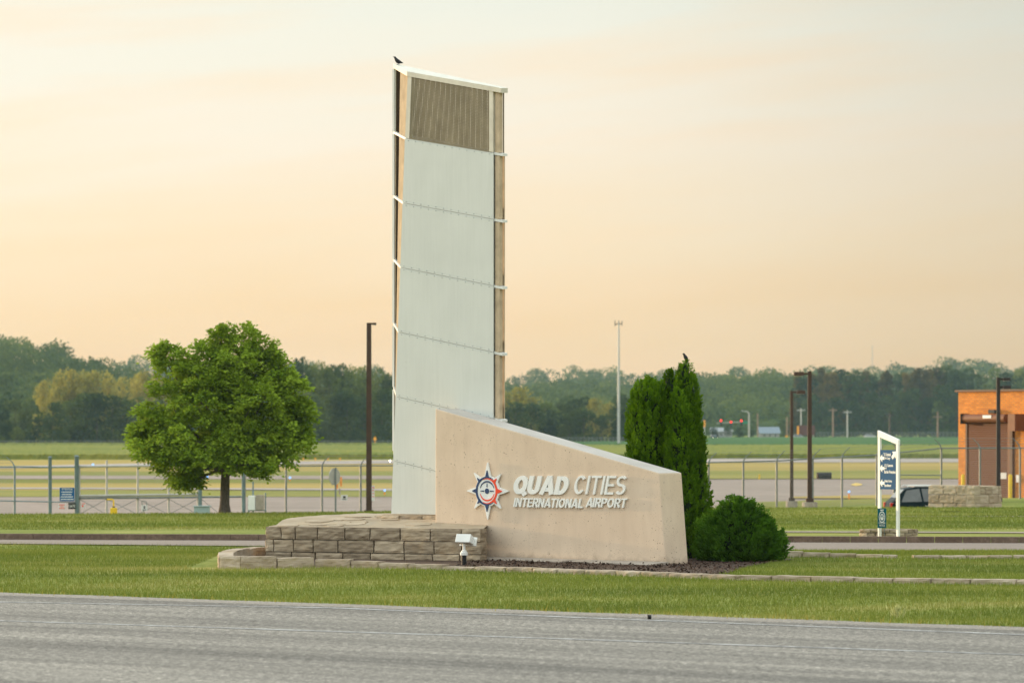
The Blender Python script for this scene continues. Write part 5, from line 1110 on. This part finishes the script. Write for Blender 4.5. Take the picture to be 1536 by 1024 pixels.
# ------------------------------------------------------------------ woods
def proto(kind, seed, n=2300):
    rg = np.random.default_rng(seed); L = []
    if kind == 'pine':
        for i in range(16): z = .12+.83*i/15; r = (.17*(1-z)**.7+.035)*rg.uniform(.8, 1.25); L.append((rg.normal()*.03, rg.normal()*.03, z, r, r, .05))
    else:
        for i in range(13): 
            z = rg.uniform(.30, .86); rad = .24*math.sqrt(max(.08, 1-((z-.55)/.48)**2)); a = rg.uniform(0, 6.28); r = rg.uniform(.11, .19)
            L.append((math.cos(a)*rad*rg.uniform(.4, 1), math.sin(a)*rad*rg.uniform(.4, 1), z, r, r, r*.8))
        for i in range(6): a = rg.uniform(0, 6.28); L.append((math.cos(a)*.2, math.sin(a)*.2, rg.uniform(.08, .26), .15, .15, .13))
        L.append((0, 0, .88, .12, .12, .1))
    c = []; a = []; m = n//len(L); tl = np.repeat(rg.normal(size=len(L))*.20, m)
    for (x, y, z, rx, ry, rz) in L:
        d = rg.normal(size=(m, 3)); d /= np.linalg.norm(d, axis=1, keepdims=True); rr = rg.uniform(.6, 1.05, (m, 1)); c.append(np.array([x, y, z])+d*rr*np.array([rx, ry, rz])); a.append(d*.7+rg.normal(size=(m, 3))*.5)
    c, a = np.concatenate(c), np.concatenate(a); N_ = len(c); l = rg.uniform(.028, .055, N_) if kind != 'pine' else rg.uniform(.03, .05, N_); nr = rg.normal(size=(N_, 3))
    V, F = leaves(c, a, nr, l, l*(.75 if kind != 'pine' else .5)); t = np.clip(rg.normal(.5, .14, N_)+tl, 0, 1)
    o = len(V); k = 6; tr = np.array([[.012*math.cos(j*1.047)*(1 if zi == 0 else .4), .012*math.sin(j*1.047)*(1 if zi == 0 else .4), (-.02, .75)[zi]] for zi in (0, 1) for j in range(k)]); V = np.concatenate([V, tr])
    faces = [tuple(f) for f in F]+[(o+j, o+(j+1) % k, o+k+(j+1) % k, o+k+j) for j in range(k)]
    me = bpy.data.meshes.new(kind+'_tree'); me.from_pydata(V, [], faces); me.attributes.new('tone', 'FLOAT', 'FACE').data.foreach_set('value', np.concatenate([t, np.zeros(k)]).astype(np.float32))
    return me, len(F)
PR = {}
for key, kind, mt in (('a', 'leaf', 'wood_a'), ('b', 'leaf', 'wood_sunlit'), ('c', 'leaf', 'wood_c'), ('p', 'pine', 'pine')):
    PR[key] = []
    for sd in range(3):
        me, nf = proto(kind, sd*7+len(key)+ord(key)); me.materials.append(M[mt]); me.materials.append(M['bark']); mi = np.zeros(len(me.polygons), np.int32); mi[nf:] = 1; me.polygons.foreach_set('material_index', mi); PR[key].append(me)
def plant_row(px0, px1, step, table, Y, keys, label, cat, group, wfac=(1.0, 1.35), drop=(0, 0), name='wood_tree', ymin=0):
    px = px0
    while px < px1:
        top = np.interp(px, *zip(*table))+random.uniform(*drop); y = Y+random.uniform(-12, 12); x = BX(px, y); zb = float(zg(x, y)); H = CH-(top-HY)/K(y)-zb
        if H > 2:
            o = bpy.data.objects.new(name, random.choice(PR[random.choice(keys)])); COL.objects.link(o); o.location = (x, y, zb-.2); w = H*random.uniform(*wfac); o.scale = (w, w, H*1.03); o.rotation_euler = (0, 0, random.uniform(0, 6.28)); tag(o, label, cat, group)
        px += step*random.uniform(.75, 1.25)
TL = [(-200, 590), (0, 600), (55, 592), (68, 566), (80, 558), (110, 554), (150, 556), (178, 562), (195, 565), (215, 556), (240, 562), (300, 560), (430, 545), (448, 535), (480, 539), (520, 543), (560, 547), (590, 553), (700, 575), (755, 586), (775, 578), (800, 590), (840, 600), (865, 583), (890, 592), (905, 600), (940, 588), (1000, 590), (1060, 602)]
W1_ = 'trees of the wood beyond the airfield'
plant_row(-330, 62, 24, TL, 945, 'ac', 'dark green tree in the far wood at the left edge', 'tree', W1_, (.9, 1.3))
plant_row(66, 240, 19, TL, 940, 'b', 'tall tree coloured sunlit yellow in the wood left of the round tree', 'tree', W1_, (.62, .9))
plant_row(-330, 250, 26, [(a, b+34) for a, b in TL], 915, 'ac', 'lower dark tree at the foot of the wood on the left', 'tree', W1_, (1.0, 1.5), (-6, 10))
plant_row(250, 430, 28, TL, 950, 'ac', 'tree of the far wood behind the round tree', 'tree', W1_, (.7, 1.0))
plant_row(430, 610, 15, TL, 950, 'aca', 'tall dense green tree in the wood between round tree and tower', 'tree', W1_, (.55, .8), (0, 8))
plant_row(430, 620, 24, [(a, b+40) for a, b in TL], 920, 'ca', 'lower dark tree at the foot of the wood left of the tower', 'tree', W1_, (.9, 1.3), (-8, 12))
plant_row(720, 1005, 19, TL, 1010, 'acb', 'bushy tree of the wood right of the tower', 'tree', W1_, (.8, 1.2), (0, 10))
plant_row(720, 1005, 24, [(a, min(b+22, 634)) for a, b in TL], 980, 'cac', 'lower dark tree of the wood right of the tower', 'tree', W1_, (1.0, 1.5), (-8, 12))
TR = [(1185, 566), (1200, 560), (1230, 553), (1260, 551), (1300, 554), (1350, 555), (1400, 549), (1425, 545), (1440, 549), (1480, 550), (1520, 547), (1560, 550), (1750, 548)]
plant_row(1196, 1420, 11, TR, 1420, 'pppc', 'tall brownish green conifer of the right hand wood', 'tree', W1_, (.7, 1.0), (0, 10))
plant_row(1190, 1440, 22, [(a, b+38) for a, b in TR], 1390, 'cpc', 'lower dark tree at the foot of the right hand wood', 'tree', W1_, (.8, 1.1), (-12, 14))
plant_row(1415, 1740, 17, TR, 1430, 'aac', 'broad green tree of the wood behind the brick building', 'tree', W1_, (.7, 1.0), (0, 10))
plant_row(1415, 1740, 24, [(a, b+40) for a, b in TR], 1395, 'ca', 'lower green tree behind the brick building', 'tree', W1_, (.9, 1.2), (-12, 14))
BT = [(1050, 636), (1300, 636)]
for px, top, w_, lab in ((1110, 641, 1.5, 'small dark round tree by the far road below the signals'), (1176, 629, .9, 'dark tree right of the blue roofed shed'), (1070, 640, 1.4, 'low bush beyond the oncoming car'), (1128, 642, 1.2, 'low bush left of the slim wooden pole'), (1160, 638, 1.2, 'green tree behind the blue roofed shed'), (1092, 638, 1.3, 'green tree behind the small white building')):
    plant_row(px, px+1, 50, [(px, top), (px+2, top)], 1300, 'c' if px != 1160 else 'a', lab, 'tree', None, (w_, w_+.1))
for px, top, lab in ((2, 651, 'small round bush at the edge of the field on the far left'), (477, 655, 'small grey green bush at the field edge left of the lamp post'), (544, 645, 'rounded bush at the field edge beside the lamp post')): plant_row(px, px+1, 50, [(px, top), (px+2, top)], 905, 'a', lab, 'bush', None, (1.3, 1.5), name='field_bush')
# far field-edge fence
def far_fence(px0, px1, py, Y, label):
    k = K(Y); n = 40; root = thing('field_fence', P(px0, py, Y), label, 'fence')
    for i in range(n): 
        px = lerp(px0, px1, i/(n-1)); MB().tube([P(px, py, Y), P(px, py-9, Y)], .07, 4).build('post', 'galv', root)
    MB().tube([P(px0, py-8.5, Y), P(px1, py-8.5, Y)], .05, 4).build('top_rail', 'galv', root); q = [P(px0, py, Y+.2), P(px1, py, Y+.2), P(px1, py-8.5, Y+.2), P(px0, py-8.5, Y+.2)]; link('chain_link', q, [(0, 1, 2, 3)], 'chain_link', root)
far_fence(-100, 600, 669.5, 890, 'thin distant fence along the foot of the left wood'); far_fence(1225, 1450, 656.5, 1300, 'thin distant fence in front of the conifer wood'); far_fence(760, 1000, 664.5, 930, 'thin distant fence behind the wall right of the tower')
# wooded hills : one sheet of ground each, one mass of crowns each
def hill(name, table, Yf, Yr, rows, per, th, seed, px0, px1, label):
    rg = np.random.default_rng(seed); xs = np.linspace(px0, px1, 60); yt = np.interp(xs, *zip(*table)); V = []; F = []; fz = np.linspace(0, 1, 12)
    def hz(px, f):
        Y = lerp(Yf, Yr, f); base = float(np.interp(Yf, [900, 1300, 2000, 3000], [-1.0, .1, 3, 8])); zr = CH-(np.interp(px, *zip(*table))-HY)/K(Yr)-th*.8; return base-1+(zr-base+1)*f**.8
    for f in list(fz)+[1.25]:
        for px in xs: Y = lerp(Yf, Yr, f); ff = min(f, 1); V.append((BX(px, Y), Y, hz(px, ff) if f <= 1 else -3.))
    n = len(xs)
    for r in range(len(fz)):
        for i in range(n-1): F.append((r*n+i, r*n+i+1, (r+1)*n+i+1, (r+1)*n+i))
    tag(link('hills', np.array(V), F, 'forest', tone=np.full(len(F), .2)), kind='structure')
    Cs = []; As = []; Ts = []; Ls = []
    for r in range(rows):
        f = (r+.5)/rows
        for i in range(per):
            px = rg.uniform(px0, px1); g = min(1, max(0, f+rg.normal()*.5/rows)); Y = lerp(Yf, Yr, g); c = np.array([BX(px, Y), Y, hz(px, g)+th*rg.uniform(.25, .55)]); R_ = th*rg.uniform(.35, .6); m = 200
            d = rg.normal(size=(m, 3)); d[:, 2] = np.abs(d[:, 2])*1.0-.15; d /= np.linalg.norm(d, axis=1, keepdims=True); lump = 1+.12*rg.normal(size=(m, 1)); Cs.append(c+d*R_*lump*np.array([1, 1, .95])); As.append(d*.6+rg.normal(size=(m, 3))*.5); Ts.append(np.clip(rg.normal(rg.uniform(.25, .75), .15, m), 0, 1)); Ls.append(rg.uniform(.07, .14, m)*th)
    c, a, t, l = map(np.concatenate, (Cs, As, Ts, Ls)); V, F = leaves(c, a, rg.normal(size=c.shape), l, l*.75); tag(link(name, V, F, 'forest', tone=t), label, 'woodland', kind='stuff')
hill('wooded_hillside', [(-260, 498), (0, 506), (30, 508), (60, 515), (100, 527), (140, 535), (165, 548), (240, 570)], 1150, 1650, 9, 54, 12, 1, -520, 240, 'wooded hillside rising at the far left')
hill('wooded_ridge', [(-300, 552), (150, 545), (185, 539), (205, 537), (225, 544), (430, 541), (590, 556), (750, 566), (790, 561), (830, 558), (860, 553), (885, 547), (905, 558), (920, 553), (945, 561), (985, 554), (1050, 561), (1100, 557), (1140, 551), (1200, 558), (1290, 546), (1330, 547), (1380, 550), (1410, 543), (1440, 538), (1470, 542), (1500, 550), (1800, 548)], 2150, 2600, 5, 205, 13, 2, -420, 1780, 'hazy blue wooded ridge on the horizon')
hill('wooded_slope', [(700, 588), (800, 578), (850, 575), (900, 577), (950, 577), (1000, 570), (1050, 567), (1100, 562), (1150, 558), (1200, 559), (1260, 566), (1300, 580)], 1500, 1950, 8, 50, 13, 3, 710, 1290, 'hazy wooded slope behind the traffic signals')
rm = P(1308.5, 545, 2500); MB2 = MB().tube([P(1308.5, 545, 2500)+Vector((0, 0, -3)), P(1308.5, 518, 2500)], .22, 4); tag(MB2.build('radio_mast', 'pale_steel', loc=rm), 'hair thin radio mast on the hazy ridge at the right', 'mast')
# ------------------------------------------------------------------ haze
hm_, nt, out = newmat('haze'); vol = N(nt, 'ShaderNodeVolumePrincipled'); vol.inputs['Density'].default_value = .000075; vol.inputs['Color'].default_value = (.44, .66, .82, 1); vol.inputs['Anisotropy'].default_value = 0.0
nt.links.new(vol.outputs[0], out.inputs['Volume']); M['haze'] = hm_
tag(MB().box((0, 1450, 38), (3200, 3400, 84)).build('haze', 'haze'), 'thin pale haze over the whole airfield', 'haze', kind='stuff')
# ------------------------------------------------------------------ sky, sun, camera
SUN_AZ, SUN_EL = R(-53), R(5)          # azimuth from +Y towards +X
sd = Vector((math.sin(SUN_AZ)*math.cos(SUN_EL), math.cos(SUN_AZ)*math.cos(SUN_EL), math.sin(SUN_EL)))
w = bpy.data.worlds.new('World'); SC.world = w; w.use_nodes = True; nt = w.node_tree; nt.nodes.clear(); out = nt.nodes.new('ShaderNodeOutputWorld')
tc = N(nt, 'ShaderNodeTexCoord'); g = tc.outputs['Generated']; sp = N(nt, 'ShaderNodeSeparateXYZ'); nt.links.new(g, sp.inputs[0])
tilt = N(nt, 'ShaderNodeMapping'); tilt.inputs['Rotation'].default_value = (0, R(5), 0); nt.links.new(g, tilt.inputs[0])
st1 = noi(nt, mapped(nt, tilt.outputs[0], (5, 5, 40)), 1.0, 5, .5); st2 = noi(nt, mapped(nt, tilt.outputs[0], (7, 7, 75)), 1.0, 5, .55)
zz2 = math_(nt, 'ADD', sp.outputs[2], math_(nt, 'MULTIPLY', math_(nt, 'SUBTRACT', st1, .5), .045))
col = ramp(nt, zz2, [(0, (.92, .58, .31)), (.028, (.95, .67, .39)), (.055, (.955, .77, .545)), (.085, (.95, .84, .69)), (.112, (.89, .86, .74)), (.138, (.80, .84, .76)), (.25, (1.35, 1.43, 1.36)), (.45, (1.95, 2.1, 2.05)), (1, (1.6, 1.8, 1.88))])
cl = ramp(nt, st2, [(.46, (0, 0, 0)), (.70, (.42, .42, .42))]); zf_ = math_(nt, 'LESS_THAN', sp.outputs[2], .2); col = mixc(nt, math_(nt, 'MULTIPLY', cl, zf_), col, (1.0, .74, .49))
dt = N(nt, 'ShaderNodeVectorMath', operation='DOT_PRODUCT'); nt.links.new(g, dt.inputs[0]); dt.inputs[1].default_value = tuple(sd)
pw = math_(nt, 'POWER', math_(nt, 'MAXIMUM', math_(nt, 'ADD', math_(nt, 'MULTIPLY', dt.outputs['Value'], .5), .5), 0), 5)
bg1 = N(nt, 'ShaderNodeBackground'); nt.links.new(col, bg1.inputs[0]); bright = math_(nt, 'ADD', math_(nt, 'MULTIPLY', pw, .36), .86)
mr = N(nt, 'ShaderNodeMapRange', interpolation_type='SMOOTHSTEP'); nt.links.new(sp.outputs[0], mr.inputs[0]); mr.inputs[1].default_value = .0; mr.inputs[2].default_value = .17; mr.inputs[3].default_value = 1.0; mr.inputs[4].default_value = .80
bright = math_(nt, 'MULTIPLY', bright, mr.outputs[0]); nt.links.new(bright, bg1.inputs[1])
sky = N(nt, 'ShaderNodeTexSky', sky_type='NISHITA', sun_disc=False, sun_elevation=SUN_EL, sun_rotation=SUN_AZ); bg2 = N(nt, 'ShaderNodeBackground'); nt.links.new(sky.outputs[0], bg2.inputs[0]); bg2.inputs[1].default_value = .02
ad = N(nt, 'ShaderNodeAddShader'); nt.links.new(bg1.outputs[0], ad.inputs[0]); nt.links.new(bg2.outputs[0], ad.inputs[1]); nt.links.new(ad.outputs[0], out.inputs[0])
sl = bpy.data.lights.new('sun', 'SUN'); sl.energy = 5.0; sl.angle = R(1.2); sl.color = (1, .70, .40); so = bpy.data.objects.new('sun', sl); COL.objects.link(so); so.rotation_euler = sd.to_track_quat('Z', 'Y').to_euler(); so.location = (-60, 20, 40)
cam = bpy.data.cameras.new('camera'); co = bpy.data.objects.new('camera', cam); COL.objects.link(co); co.location = (0, 0, CH); co.rotation_euler = (math.pi/2, 0, 0)
cam.sensor_width = 36; cam.lens = 36*FPX/1536; cam.shift_y = (HY-512)/1536; cam.clip_start = .5; cam.clip_end = 9000
cam.dof.use_dof = True; cam.dof.focus_distance = 67; cam.dof.aperture_fstop = 2.8
SC.camera = co
SC.view_settings.view_transform = 'Standard'; SC.view_settings.look = 'None'; SC.view_settings.exposure = 0; SC.view_settings.gamma = 1
cy = SC.cycles; cy.use_denoising = True; cy.max_bounces = 6; cy.diffuse_bounces = 3; cy.transparent_max_bounces = 12; cy.volume_bounces = 1; cy.transmission_bounces = 4
SC.render.engine = 'CYCLES'
